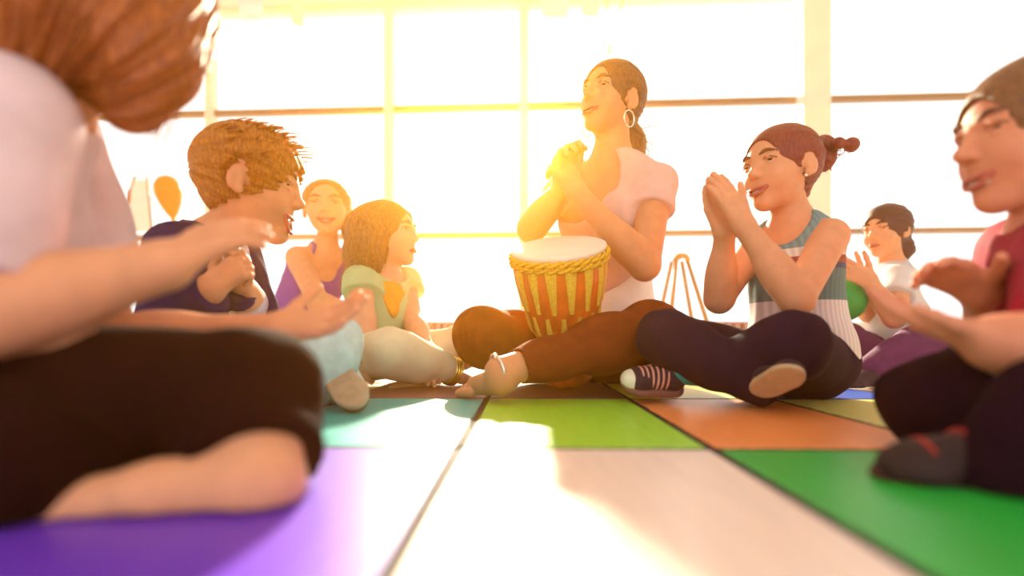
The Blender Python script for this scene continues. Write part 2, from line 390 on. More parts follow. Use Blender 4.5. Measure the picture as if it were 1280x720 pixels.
    def finish(s, dx=.005):
        s.S.zmin = .0022
        root = s.S.build('person', s.skin, None, s.base, dx, s.fine); tag(root, s.label, 'person', s.group); s.root = root; return root
    def garment(s, name, m, tags, off=.006, dx=.005, cuts=(), extra=None, wr=0.002, wf=60, fine=(), label=None, seed=0):
        """cloth that follows the body: the body parts in tags grown by off, cut by planes / solids"""
        G = s.S.copy(tags)
        if extra: extra(G)
        G.off(off)
        for c in cuts: c(G)
        G.zmin = .0018; a = np.random.default_rng(seed).normal(size=(3, 3)); a = a/np.linalg.norm(a, axis=1)[:, None]*wf; ph = seed
        if wr: G.disp = lambda X, Y, Z: wr*(np.sin(a[0, 0]*X+a[0, 1]*Y+a[0, 2]*Z*1.3+ph)*.5+np.sin(a[1, 0]*X*1.7+a[1, 1]*Y*1.7+a[1, 2]*Z*.8+1.3*np.sin(a[2, 0]*X*.6+a[2, 1]*Y*.6+a[2, 2]*Z*.6))*.5)
        o = G.build(name, m, s.root, None, dx, fine)
        if label: o['label'] = label
        return o
    # ---- hair: a cap over the skull with an oval left open for the face
    def hair(s, name, m, th=.035, face=(0, .47, -.20, .29, .40, .50), nape=-.26, ears=True, extra=None, cuts=None, amp=.012, wf=26, k=.03, label=None, dx=None, pull=(0, -1, .1)):
        X, H, M = s.X, s.H, s.M; G = Solid(); wd_ = s.wide
        G.ell(X(0, -.06, .14), V(.345*wd_+th, .42+th, .36+th)*H, M, .04*H, 'h'); G.ell(X(0, .0, .10), V(.30*wd_+th, .33+th, .33+th)*H, M, .05*H)
        G.cap(X(0, -.22, -.05), X(0, -.23, nape+.05), .26*H, .17*H, .08*H)
        G.ell(X(*face[:3]), V(face[3]*wd_, face[4], face[5])*H, M, k*H, 'h', 'sub')
        if ears:
            for q in (-1, 1): G.ell(X(q*.40, -.03, -.07), V(.12, .14, .20)*H, M, .03*H, 'h', 'sub')
        G.plane(X(0, -.1, nape), s.M@V(0, .35, -1), .004)
        if cuts: cuts(G, X, H, M)
        if extra: extra(G, X, H, M)
        hc, pu = s.hc, s.M@nrm(V(*pull)); b1 = nrm(np.cross(pu, s.M@V(0, .2, 1))); b2 = np.cross(pu, b1)
        def disp(x, y, z):
            px, py, pz = (x-hc[0])/H, (y-hc[1])/H, (z-hc[2])/H
            u = px*b1[0]+py*b1[1]+pz*b1[2]; w = px*b2[0]+py*b2[1]+pz*b2[2]; a = np.arctan2(u, w)
            t = px*pu[0]+py*pu[1]+pz*pu[2]
            fy = px*M[0, 1]+py*M[1, 1]+pz*M[2, 1]; ed = 1.0 if amp > .02 else np.clip((.22-fy)/.25, .12, 1)
            return H*amp*ed*(.6*np.sin(wf*a+3*np.sin(4*t))+.4*np.sin(wf*2.3*a+2+5*t))
        G.disp = disp
        o = G.build(name, m, s.root, None, dx or max(.0018, H*.0105))
        if label: o['label'] = label
        return o
    def strands(s, name, m, items, parent):
        mb = MB()
        for pts, r in items:
            q = catmull(pts, 5); n = len(q); mb.tube(q, [r*(1-.75*i/n) for i in range(n)], 5)
        return mb.build(name, m, parent)
def shoe(p, an, d, up, L, mu, ms, name='shoe', stripes=None, toe_mat=None, ls=1.0):
    """a low shoe: upper with a heel counter and opening, sole as a sub-part"""
    R, F, U = frame(d, up); T = np.stack([R, F, U], 1); a = np.asarray(an, float); G = Solid()
    at = lambda x, y, z: a+L*(R*x+F*y*ls+U*z)
    G.ell(at(0, -.02, -.14), (L*.155, L*.19*ls, L*.18), T, .02); G.cap(at(0, .05, -.14), at(0, .45, -.21), L*.16, L*.135, .02); G.ell(at(0, .50, -.22), (L*.17, L*.2*ls, L*.10), T, .02)
    G.plane(at(0, 0, -.27), -U, .003, 'int'); G.zmin = .0015
    G.ell(at(0, -.02, .08), (L*.12, L*.14, L*.14), T, .006, '', 'sub')
    up_ = G.build(name, mu, p.root, None, .0028)
    Q = Solid(); Q.ell(at(0, 0, -.29), (L*.175, L*.22*ls, L*.1), T, .02); Q.ell(at(0, .46, -.29), (L*.195, L*.27*ls, L*.1), T, .03); Q.cap(at(0, .1, -.29), at(0, .4, -.29), L*.16, L*.17, .02)
    Q.plane(at(0, 0, -.25), U, .003, 'int'); Q.plane(at(0, 0, -.33), -U, .003, 'int'); Q.zmin = .0015; Q.build('sole', ms, up_, None, .0026)
    if toe_mat:
        Q = Solid(); Q.ell(at(0, .575, -.225), (L*.155, L*.17*ls, L*.125), T, .01); Q.plane(at(0, .50, 0), -F, .003); Q.plane(at(0, 0, -.265), -U, .003); Q.build('toe_cap', toe_mat, up_, None, .0024)
    if stripes:
        for i in range(stripes[1]):
            y = .06+.42*i/(stripes[1]-1); mb = MB(); zt = .02-.13*max(0, y)
            k = min(1, max(0, (y-.05)/.4)); rr = .168-.026*k; zc = -.14-.07*k
            pts = [at(rr*math.cos(t), y, max(-.25, zc+rr*math.sin(t))) for t in np.linspace(-.5, math.pi+.5, 21)]
            mb.tube(pts, L*.013, 6); mb.build('stripe', stripes[0], up_)
    return up_
# ------------------------------------------------------------------ setting
WHITE = mat('white_paint', (.80, .78, .74), .6, .03, 8)
FLOORM = mat('pale_floor', (.72, .60, .48), .35, .10, 3, stretch=(1, 14, 1))
FRAMEM = mat('window_bar_paint', (.26, .16, .11), .45, .06, 20)
COLM = mat('column_paint', (.86, .78, .64), .5, .04, 10)
def glass_mat():
    m, nt, out = new_mat('window_glass'); lw = N(nt, 'ShaderNodeLayerWeight'); pw = N(nt, 'ShaderNodeMath', operation='POWER'); pw.inputs[1].default_value = 5; nt.links.new(lw.outputs['Facing'], pw.inputs[0]); fr = N(nt, 'ShaderNodeMath', operation='MULTIPLY_ADD'); fr.inputs[1].default_value = .95; fr.inputs[2].default_value = .04; nt.links.new(pw.outputs[0], fr.inputs[0])
    t = N(nt, 'ShaderNodeBsdfTransparent'); g = N(nt, 'ShaderNodeBsdfGlossy'); g.inputs['Roughness'].default_value = .02
    mx = N(nt, 'ShaderNodeMixShader'); nt.links.new(fr.outputs[0], mx.inputs[0]); nt.links.new(t.outputs[0], mx.inputs[1]); nt.links.new(g.outputs[0], mx.inputs[2])
    nt.links.new(mx.outputs[0], out.inputs['Surface']); return m
GLASS = glass_mat()
TH = math.radians(-3.0); WD = 3.2          # the window wall runs slightly closer at the right
WX, WY = V(math.cos(TH), math.sin(TH), 0), V(-math.sin(TH), math.cos(TH), 0); WR = np.stack([WX, WY, V(0, 0, 1)], 1)
def wall_pt(u, z, w=0.0): return V(0, WD, z)+WX*u+WY*w
def wall_u(px):                             # distance along the window wall of what is seen at column px
    t = (px-640)/FPX; return t*WD/(math.cos(TH)-t*math.sin(TH))
FZ = -.012
def struct(o, label=None): o['kind'] = 'structure'; return o
def slab(name, m, z0, z1):
    a, b = wall_pt(-4.5, 0, .07), wall_pt(4.5, 0, .07); q = [(-4.5, -3.2), (4.5, -3.2), (b[0], b[1]), (a[0], a[1])]
    struct(obj(name, [(x, y, z) for z in (z0, z1) for x, y in q], [(3, 2, 1, 0), (4, 5, 6, 7)]+[(i, (i+1) % 4, (i+1) % 4+4, i+4) for i in range(4)], m, smooth=False))
slab('floor', FLOORM, FZ-.1, FZ); slab('ceiling', WHITE, 2.70, 2.80)
struct(MB().box((-4.45, .1, 1.35), (.1, 6.6, 2.72)).build('wall_left', WHITE, smooth=False))
struct(MB().box((4.45, -.12, 1.35), (.1, 6.15, 2.72)).build('wall_right', WHITE, smooth=False))
Z_SILL, Z_MID, Z_UP, Z_HEAD = .18, .765, 1.565, 2.22
w = MB(); w.box(wall_pt(0, (Z_SILL+FZ)/2), (9.0, .14, Z_SILL-FZ), WR); w.box(wall_pt(0, (2.70+Z_HEAD)/2), (9.0, .14, 2.70-Z_HEAD), WR)
struct(w.build('wall_back', WHITE, smooth=False))
us = [wall_u(px) for px in (-240, 95, 265, 487, 655, 1003, 1330)]; us[0] = -4.4; us.append(4.4)
for i in range(len(us)-1):
    u0, u1 = us[i], us[i+1]; root = empty('window_%d' % (i+1), wall_pt((u0+u1)/2, Z_SILL)); struct(root)
    f = MB(); hw = .028
    for u in (u0, u1): f.box(wall_pt(u+(hw/2+.001 if u == u0 else -hw/2-.001), (Z_SILL+Z_HEAD)/2), (hw, .07, Z_HEAD-Z_SILL), WR, .004)
    for z in (Z_SILL+.02, Z_HEAD-.02): f.box(wall_pt((u0+u1)/2, z), (u1-u0-.06, .07, .04), WR, .004)
    f.build('frame', COLM, root, smooth=False)
    for z, h, dpt in ((Z_UP, .034, .05), (Z_MID, .026, .09)):
        MB().box(wall_pt((u0+u1)/2, z), (u1-u0-.058, dpt, h), WR, .004).build('transom', FRAMEM, root, smooth=False)
    for z0, z1 in ((Z_SILL+.04, Z_MID-.014), (Z_MID+.014, Z_UP-.018), (Z_UP+.018, Z_HEAD-.04)):
        MB().box(wall_pt((u0+u1)/2, (z0+z1)/2, .01), (u1-u0-.06, .006, z1-z0), WR).build('pane', GLASS, root, smooth=False)
for n, (px, wd) in enumerate(((1004, .155),)):
    struct(MB().box(wall_pt(wall_u(px), (2.7+FZ)/2, -.12), (wd, .10, 2.7-FZ), WR, .012).build('trim_1', COLM, smooth=False))
# low slatted heater under the windows
def heater(u0, u1, label):
    r = empty('radiator', wall_pt((u0+u1)/2, FZ, -.16)); tag(r, label, 'radiator', 'radiators under the windows')
    MB().box(wall_pt((u0+u1)/2, .085, -.155), (u1-u0, .10, .16), WR, .01).build('casing', WHITE, r, smooth=False)
    for k in (-1, 1): MB().box(wall_pt((u0+u1)/2+k*(u1-u0)*.4, .012, -.155), (.05, .09, .05), WR).build('foot', WHITE, r, smooth=False)
    g = MB(); n = int((u1-u0)/.045)
    for i in range(n): g.box(wall_pt(u0+(i+.5)*(u1-u0)/n, .175, -.155), (.018, .14, .07), WR, .002)
    g.build('grille', mat('grille_metal', (.62, .36, .40), .4, .05), r, smooth=False)
    MB().box(wall_pt((u0+u1)/2, .213, -.155), (u1-u0, .15, .012), WR, .003).build('top_rail', mat('rail_metal', (.55, .30, .36), .4, .05), r, smooth=False)
heater(wall_u(505), wall_u(645), 'white low radiator with pinkish slatted top under window between girl and drum')
heater(wall_u(850), wall_u(990), 'white low radiator with slatted top behind the clapping girl with bun')

# ------------------------------------------------------------------ carpet squares
def tile_mat(name, col):
    m, nt, out = new_mat(name); b = N(nt, 'ShaderNodeBsdfPrincipled'); b.inputs['Roughness'].default_value = .36; b.inputs['Specular IOR Level'].default_value = .5
    tc = N(nt, 'ShaderNodeTexCoord'); mp = N(nt, 'ShaderNodeMapping'); mp.inputs['Scale'].default_value = (60, 6, 1); nt.links.new(tc.outputs['Object'], mp.inputs['Vector'])
    no = N(nt, 'ShaderNodeTexNoise'); no.inputs['Scale'].default_value = 1.5; no.inputs['Detail'].default_value = 5; nt.links.new(mp.outputs['Vector'], no.inputs['Vector'])
    cr = N(nt, 'ShaderNodeValToRGB'); e = cr.color_ramp.elements; e[0].position = .3; e[1].position = .7
    e[0].color = c4([c*.93 for c in col]); e[1].color = c4([min(1, c*1.06) for c in col])
    nt.links.new(no.outputs['Fac'], cr.inputs['Fac']); nt.links.new(cr.outputs['Color'], b.inputs['Base Color'])
    bp = N(nt, 'ShaderNodeBump'); bp.inputs['Strength'].default_value = .12; bp.inputs['Distance'].default_value = .002
    nt.links.new(no.outputs['Fac'], bp.inputs['Height']); nt.links.new(bp.outputs['Normal'], b.inputs['Normal'])
    nt.links.new(b.outputs[0], out.inputs['Surface']); return m
BIND = mat('dark_binding', (.035, .02, .03), .7, .2, 60, .3)
MT = math.radians(-1.2); MX, MYv = V(math.cos(MT), math.sin(MT), 0), V(-math.sin(MT), math.cos(MT), 0); MR = np.stack([MX, MYv, V(0, 0, 1)], 1)
def mat_pt(u, v, z): return MX*u+MYv*v+V(0, 0, z)
TW, TD = .314, .5; U0, V0 = -.0795, .637
PURP, CYAN = (.16, .05, .60), (.02, .48, .46)
tiles = {(-1, -1): ((.15, .035, .62), 'violet carpet square at the feet of the nearest child on the left'), (0, -1): ((.95, .75, .67), 'cream pink carpet square in the empty middle foreground'),
         (1, -1): ((.015, .42, .05), 'dark green carpet square in front of the orange one'), (-1, 0): ((.01, .46, .47), 'turquoise carpet square beside the lime green one'),
         (0, 0): ((.36, .72, .05), 'lime green carpet square in front of the drum'), (1, 0): ((.98, .31, .09), 'orange carpet square in front of the striped shoe'),
         (2, 0): ((.80, .74, .20), 'pale yellow carpet square next to the orange one'), (-1, 1): ((.22, .07, .09), 'maroon carpet square under the girl in the green blouse'),
         (0, 1): ((.14, .045, .05), 'dark brown carpet square under the drum and crossed legs'), (1, 1): ((.66, .66, .05), 'yellow green carpet square under the striped shoe'),
         (2, 1): ((.03, .10, .52), 'blue carpet square behind the pale yellow one'), (-2, 0): ((.30, .05, .10), 'dark red carpet square under the boy in the navy jacket'),
         (2, -1): ((.62, .10, .05), 'red carpet square under the nearest child on the right'), (-2, -1): ((.06, .03, .30), 'indigo carpet square under the nearest child on the left')}
for (i, j), (col, lab) in tiles.items():
    u0, v0 = U0+i*TW, V0+j*TD; r = empty('carpet_square', mat_pt(u0+TW/2, v0+TD/2, FZ)); tag(r, lab, 'carpet square', 'coloured carpet squares')
    g = .0035
    MB().box(mat_pt(u0+TW/2, v0+TD/2, FZ/2), (TW-2*g-.006, TD-2*g-.006, -FZ), MR, .0015).build('pile', tile_mat('carpet_'+lab.split(' carpet')[0].replace(' ', '_'), col), r, smooth=False)
    b = MB(); rg = random.Random(i*7+j)
    for (a, c) in (((u0+g, v0+g), (u0+TW-g, v0+g)), ((u0+TW-g, v0+g), (u0+TW-g, v0+TD-g)), ((u0+TW-g, v0+TD-g), (u0+g, v0+TD-g)), ((u0+g, v0+TD-g), (u0+g, v0+g))):
        n = 40; pts = [mat_pt(a[0]+(c[0]-a[0])*t/n+rg.uniform(-.0008, .0008), a[1]+(c[1]-a[1])*t/n+rg.uniform(-.0008, .0008), -.0045) for t in range(n+1)]
        b.tube(pts, [.0042+rg.uniform(-.0006, .0006) for _ in pts], 6)
    b.build('binding', BIND, r)

# ------------------------------------------------------------------ drum
def make_drum():
    top = P(698, 308, 1.205); ax = nrm(V(-.10, -.37, .90)); L = .343; c = top-ax*L
    prof = [(.066, 0), (.067, .012), (.052, .06), (.049, .09), (.062, .115), (.084, .15), (.096, .21), (.106, .27), (.110, .325), (.108, .336)]
    r = empty('djembe_drum', c); tag(r, 'goblet hand drum with yellow rope stripes and pale skin in woman\'s lap', 'drum')
    MB().lathe(prof, c, ax, 48).build('shell', mat('drum_wood', (.78, .15, .02), .35, .25, 25, stretch=(1, 1, .3), coat=.3), r)
    MB().lathe([(.1085, .330), (.1125, .337), (.112, .343), (.105, .3445), (.001, .3445)], c, ax, 48, cap=False).build('drumhead', mat('goat_skin', (.86, .74, .66), .5, .05, 20, bump=.1), r)
    a = nrm(np.cross(ax, V(0, 1, 0))); b = np.cross(ax, a)
    rope = mat('yellow_rope', (.95, .56, .07), .8, .2, 200, .5); ring = mat('gold_braid', (.78, .44, .04), .7, .25, 150, .5)
    pt = lambda w, rr, h: c+ax*h+rr*(math.cos(w)*a+math.sin(w)*b)
    for h, rr in ((.327, .113), (.314, .1125)):
        mb = MB()
        for ph in (0, math.pi): mb.tube([pt(2*math.pi*i/180, rr+.0035*math.cos(14*2*math.pi*i/180*1.0+ph), h+.004*math.sin(14*2*math.pi*i/180+ph)) for i in range(180)], .0045, 6, True)
        mb.build('rope_ring', ring, r)
    mb = MB(); mb.tube([pt(2*math.pi*i/60, .063, .112) for i in range(60)], .005, 6, True); mb.build('rope_ring', ring, r)
    R_of = lambda h: float(np.interp(h, [p[1] for p in prof], [p[0] for p in prof]))
    n = 15
    for i in range(n):                       # painted wedge panels: long ones from the rim down, short ones from the waist up
        for (h0, h1, w0, w1, o) in ((.312, .205, .0155, .006, 0), (.195, .118, .005, .012, .5)):
            w = 2*math.pi*(i+o)/n; vs = []; fs = []; K = 8
            for k in range(K+1):
                h = h0+(h1-h0)*k/K; hw = w0+(w1-w0)*k/K; rr = R_of(h)
                for q in (-1, -.4, .4, 1): vs.append(pt(w+q*hw/rr, rr+(.004 if abs(q) < .5 else -.001), h))
            for k in range(K):
                for q in range(3): fs.append((k*4+q, k*4+q+1, (k+1)*4+q+1, (k+1)*4+q))
            obj('panel', vs, fs, rope, r)
    return r
make_drum()

# ------------------------------------------------------------------ things by the window
WOOD = mat('warm_wood', (.42, .22, .10), .5, .2, 20, stretch=(1, 1, .2))
def stand():
    b = P(850, 419, 2.6); b[2] = FZ; r = empty('wooden_stand', b); tag(r, 'small A-shaped wooden stand on the floor between woman and clapping girl', 'stand')
    top = P(848, 325, 2.6)
    for yy in (-.11, .11):
        for px in (822, 887):
            e = P(px, 0, 2.6); e[2] = FZ+.002; e[1] += yy*1.3; s0 = top+V((px-850)*.0008, yy*.35, 0)
            MB().tube([e, e*.5+s0*.5, s0], [.0135, .012, .011], 8).build('leg', WOOD, r)
    MB().tube(catmull([top+V(-.035, -.05, -.012), top+V(-.018, -.05, .012), top+V(.018, -.05, .012), top+V(.035, -.05, -.012)], 5), .014, 8).build('top_rail', WOOD, r)
    MB().tube([top+V(0, -.06, .008), top+V(0, .06, .008)], .010, 8).build('hinge_bar', WOOD, r)
stand()
def photo_frame():
    GREY = mat('grey_frame', (.22, .20, .18), .5, .1); base = wall_pt(wall_u(172), Z_MID+.0135, -.012)
    r = empty('picture_stand', base); tag(r, 'grey A-shaped picture stand on window ledge behind the boy', 'picture stand')
    q = lambda px, py, w=0: wall_pt(wall_u(px), CAMH+(HOR-py)/FPX*3.28, w)
    z0 = Z_MID+.021; A, B_, C_, D = wall_pt(wall_u(150), z0, -.035), wall_pt(wall_u(196), z0, -.035), q(184, 218, 0), q(168, 218, 0)
    MB().tube([A, B_, C_, D], .0075, 6, True).build('frame', GREY, r)
    A2, B2 = A+WY*.06, B_+WY*.06
    MB().tube([A2, D+V(0, .012, 0)], .006, 6).build('back_leg', GREY, r); MB().tube([B2, C_+V(0, .012, 0)], .006, 6).build('back_leg', GREY, r)
    n = nrm(np.cross(B_-A, D-A)); i_ = lambda p: p*.9+.1*(A+B_+C_+D)/4
    vs = [i_(p)+s*n*.003 for s in (1, -1) for p in (A, B_, C_, D)]
    obj('board', vs, [(0, 1, 2, 3), (7, 6, 5, 4), (0, 4, 5, 1), (1, 5, 6, 2), (2, 6, 7, 3), (3, 7, 4, 0)], mat('pale_board', (.82, .82, .76), .5, .05), r, smooth=False)
    m = MB(); p0 = A*.35+D*.65-V(0, .008, 0)+WX*.012; m.ball(p0, (.012, .004, .05), WR, 12, 8); m.build('patch', mat('maroon_patch', (.35, .08, .12), .6), r)
photo_frame()
def maraca():
    u = wall_u(222); base = wall_pt(u, Z_MID+.014, -.01); r = empty('maraca', base); tag(r, 'orange maraca standing handle down on window ledge behind the boy', 'maraca')
    tilt = nrm(V(-.18, 0, 1)); MB().lathe([(.02, 0), (.015, .018), (.013, .09), (.018, .125)], base, tilt, 16).build('handle', mat('maraca_handle', (.55, .20, .04), .5), r)
    MB().lathe([(.016, .12), (.036, .15), (.062, .21), (.082, .28), (.080, .335), (.054, .378), (.016, .398), (.001, .399)], base, tilt, 24, cap=False).build('bulb', mat('maraca_orange', (.75, .22, .03), .4, .15, 20), r)
maraca()
def cord():
    a, b_, c = P(757, -30, 2.9), P(786, -30, 2.9), P(761, 66, 2.9); zt = 2.70
    r = empty('hanging_cord', V((a[0]+b_[0])/2, 2.9, zt)); tag(r, 'thin looped cord hanging from the ceiling above the woman', 'cord')
    k = (zt-c[2])/(a[2]-c[2]); A = c+(a-c)*k; B = c+(b_-c)*k
    MB().tube([A, c+V(0, 0, .004), c+V(.003, 0, 0), B], .0045, 6).build('loop', mat('cord_brown', (.45, .25, .16), .7), r)
    MB().ball(c, (.008, .008, .012)).build('bead', mat('cord_bead', (.4, .2, .12), .5), r)
cord()
def streamer(px, wd, ybot, lab, col):
    d = 2.75; b = P(px, ybot, d); r = empty('paper_streamer', V(b[0], d, 2.70)); tag(r, lab, 'streamer', 'paper streamers hanging at the window top')
    n = 30; m = mat('streamer_paper', col, .7, .08, trans=.4); hw = wd/FPX*d/2; vs = []; fs = []
    for i in range(n+1):
        z = b[2]+(2.698-b[2])*i/n; t = .03*math.sin(i*.5+px)
        for q in (-1, 1):
            for e in (-.001, .001): vs.append((b[0]+q*hw*(1-.15*(i == 0)), d+t*q*.6+e, z))
    for i in range(n):
        a = i*4; fs += [(a, a+2, a+6, a+4), (a+1, a+5, a+7, a+3), (a, a+4, a+5, a+1), (a+2, a+3, a+7, a+6)]
    fs += [(0, 1, 3, 2), (n*4, n*4+2, n*4+3, n*4+1)]
    obj('strip', vs, fs, m, r, smooth=False); MB().tube([V(b[0]-hw, d, 2.695), V(b[0]+hw, d, 2.695)], .006, 6).build('hanger', WOOD, r)
streamer(314, 26, 26, 'grey lilac paper streamer hanging at window top, left of two, behind the boy', (.72, .62, .68))
streamer(372, 12, 32, 'narrow pink paper streamer hanging at window top behind the girl in purple', (.85, .66, .58))
streamer(694, 34, 22, 'wide pale pink paper streamer hanging at window top near the cord', (.88, .66, .64))
streamer(738, 22, 20, 'rose paper streamer hanging at window top directly beside the cord', (.84, .56, .62))

# ------------------------------------------------------------------ light, flare glow volume, camera
wd = bpy.data.worlds.new('sky'); SC.world = wd; wd.use_nodes = True; nt = wd.node_tree; nt.nodes.clear()
bg = N(nt, 'ShaderNodeBackground'); ow = N(nt, 'ShaderNodeOutputWorld'); bg.inputs['Color'].default_value = SKYC; bg.inputs['Strength'].default_value = SKYS
nt.links.new(bg.outputs[0], ow.inputs[0])
sun = bpy.data.lights.new('sun', 'SUN'); sun.energy = SUNE; sun.color = SUNC; sun.angle = math.radians(2.5)
so = bpy.data.objects.new('sun', sun); COL.objects.link(so)
sd = nrm(P(*SUNPX, 1.0)-V(0, 0, CAMH)); so.rotation_euler = Vector(sd.tolist()).to_track_quat('Z', 'Y').to_euler(); so.location = (sd*8).tolist()
m, nt, out = new_mat('flare_glow_scatter'); vs_ = N(nt, 'ShaderNodeVolumeScatter'); vs_.inputs['Color'].default_value = FLAREC; vs_.inputs['Density'].default_value = FLARED; vs_.inputs['Anisotropy'].default_value = FLAREG
nt.links.new(vs_.outputs[0], out.inputs['Volume'])
hz = MB().box((0, .45, 1.34), (9.0, 6.2, 2.76)).build('flare_glow', m, smooth=False); tag(hz, 'orange scattering volume added to imitate the sun flare glow', 'flare_glow', kind='stuff')  # room-sized volume with orange scatter, added to imitate lens flare around the sun
cam = bpy.data.cameras.new('camera'); co = bpy.data.objects.new('camera', cam); COL.objects.link(co); co.location = (0, 0, CAMH); co.rotation_euler = (math.pi/2, 0, 0)
cam.sensor_width = 36; cam.lens = 36*FPX/1280; cam.shift_y = (HOR-360)/1280; cam.clip_start = .01; cam.clip_end = 100
cam.dof.use_dof = True; cam.dof.focus_distance = 1.25; cam.dof.aperture_fstop = 1.05
SC.camera = co
SC.view_settings.view_transform = 'Standard'; SC.view_settings.look = 'None'; SC.view_settings.gamma = 1; SC.view_settings.exposure = EXPO; SC.view_settings.use_curve_mapping = False
cy = SC.cycles; cy.use_denoising = True; cy.max_bounces = 8; cy.diffuse_bounces = 3; cy.transparent_max_bounces = 16; cy.volume_bounces = 1; cy.sample_clamp_indirect = 6
P0 = P
def yw(deg, v=(0, 1, 0)):
    a = math.radians(deg); return V(v[0]*math.cos(a)-v[1]*math.sin(a), v[0]*math.sin(a)+v[1]*math.cos(a), v[2])
EARRING = mat('silver_earring', (.9, .85, .8), .15, .03, metal=1.0)
GOLD = mat('gold_bracelet', (.85, .60, .15), .25, .1, 60, metal=1.0)
# ================================================================== woman with the drum
def woman():
    p = Person(P(770, 484, 1.5)*V(1, 1, 0), 'woman in pink blouse sitting cross-legged behind the drum, hands clasped', skin=SKIN_WARM)
    rs, ls = P(714, 230, 1.60), P(820, 230, 1.39); pel = V(.29, 1.55, .11); chest = P(768, 272, 1.50); neck = P(765, 198, 1.50)
    p.torso(pel, chest, neck, rs, ls, .135, .095, .15, bust=.062)
    p.head(P(763, 127, 1.47), (-.72, -.62, .16), (.12, -.05, 1), .222, neck+V(0, 0, -.02), .05, 'smile')
    le, lw = P(806, 332, 1.29), P(722, 243, 1.27); re, rw = P(664, 286, 1.42), P(703, 236, 1.31)
    p.arm(ls, le, lw, (.045, .038, .026), 'l'); p.arm(rs, re, rw, (.043, .037, .025), 'r')
    p.hand(lw, P(698, 198, 1.30)-lw, V(-.45, .8, -.1), .150, -1, (.35, .55, .5), thumb=(.35, .8, .3))
    p.hand(rw, P(706, 186, 1.31)-rw, V(.6, -.75, .1), .150, 1, (.5, .8, .7), thumb=(.35, .8, .3))
    rh, lh = V(.21, 1.545, .11), V(.375, 1.49, .11); rk, lk = P(605, 421, 1.35), P(812, 416, 1.212)
    p.leg(rh, rk, P(668, 455, 1.46), (.085, .066, .058, .04), 'r'); p.leg(lh, lk, P(628, 464, 1.04), (.086, .064, .054, .030), 'l')
    p.foot(P(622, 464, 1.04), V(-.6, .8, -.03), V(-.1, -.5, .85), .185)
    p.foot(P(672, 456, 1.47), V(1, .25, -.05), V(0, -.3, .9), .2)
    root = p.finish(.0055); T = p.TM
    br = mat('woman_brow', (.16, .07, .03), .6); p.face_parts(root, br)
    def sl(G):
        for s_, e_ in ((ls, le), (rs, re)): G.cap(np.array(s_), np.array(s_)+.32*(np.array(e_)-np.array(s_)), .047, .049, .02, 'x', flat=True)
    pink = mat('pink_blouse', (.92, .60, .55), .8, .06, 30, .15, 60, trans=.25)
    p.garment('blouse', pink, ('torso', 'pelvis'), .0095, .005, [lambda G: G.plane(pel+T[:, 2]*.04, -T[:, 2]), lambda G: G.ell(neck+T[:, 1]*.10-T[:, 2]*.07+T[:, 0]*.035, (.115, .12, .125), T, .01, op='sub'), lambda G: G.plane(pel+T[:, 2]*.12, -T[:, 2]*.7-T[:, 0]*.5),
              lambda G: G.ell(neck+T[:, 2]*.05, (.075, .075, .075), T, .01, op='sub')], sl, .0035, 55, seed=3)
    p.garment('undershirt', mat('white_undershirt', (.85, .82, .80), .8, .04), ('torso', 'pelvis'), .005, .005, [lambda G: G.plane(pel+T[:, 2]*.26, T[:, 2]), lambda G: G.plane(pel+T[:, 2]*.02, -T[:, 2])], None, .002, 60, label='white hem of undershirt below the blouse')
    p.garment('waistband', mat('violet_waistband', (.30, .10, .42), .7, .08), ('pelvis',), .012, .005, [lambda G: G.plane(pel+T[:, 2]*.075, T[:, 2]), lambda G: G.plane(pel+T[:, 2]*.02, -T[:, 2])], None, .002, 60, label='violet waistband')
    p.garment('trousers', mat('rust_trousers', (.20, .036, .010), .85, .15, 25, .2, 90, spec=.06), ('pelvis', 'thighl', 'thighr', 'shinl', 'shinr'), .010, .0055, [lambda G: G.ell(P(622, 466, 1.03), .058, None, .006, op='sub')], None, .005, 45, seed=5)
    a = P(650, 464, 1.06); d = nrm(P(812, 418, 1.2)-a); b1 = nrm(np.cross(d, V(0, 0, 1))); b2 = np.cross(d, b1)
    a2 = P(622, 464, 1.04); MB().tube([a2+.0345*(math.cos(w)*b1+math.sin(w)*b2) for w in np.linspace(0, 2*math.pi, 24, endpoint=False)], .0035, 6, True).build('anklet', EARRING, root)
    hm = hair_mat('chestnut_hair', (.10, .035, .012), (.24, .09, .03))
    def ex(G, X, H, M):
        G.ell(X(.0, -.42, -.22), (.035, .035, .035), None, .02)
        G.chain([X(0, -.42, -.2), X(.02, -.54, -.30), X(.05, -.56, -.52), X(.05, -.50, -.80)], [.026, .044, .054, .022], .02)
    h = p.hair('hair', hm, .03, (0, .46, -.22, .285, .40, .545), -.24, True, ex, None, .012, 24)
    items = []; r_ = np.random.default_rng(4)
    for i in range(60):
        o = r_.normal(size=3)*.03; items.append(([p.X(0, -.44, -.22), p.X(.02, -.58, -.32)+o, p.X(.05, -.58, -.52)+o*1.2, p.X(.05, -.5, -.76)+o*1.1], .0016))
    p.strands('strands', hm, items, h)
    for q in (-1, 1):
        c = p.X(q*.345, -.03, -.285); MB().tube([c+.022*(math.cos(w)*p.M[:, 1]+math.sin(w)*p.M[:, 2]) for w in np.linspace(0, 2*math.pi, 24, endpoint=False)], .0022, 6, True).build('earring', EARRING, root)
    pts = []
    for t in np.linspace(-1.2, 1.2, 14): pts.append(neck+T[:, 0]*.068*math.sin(t)+T[:, 1]*(.045+.045*math.cos(t))-T[:, 2]*(.0+.03*math.cos(t)))
woman()
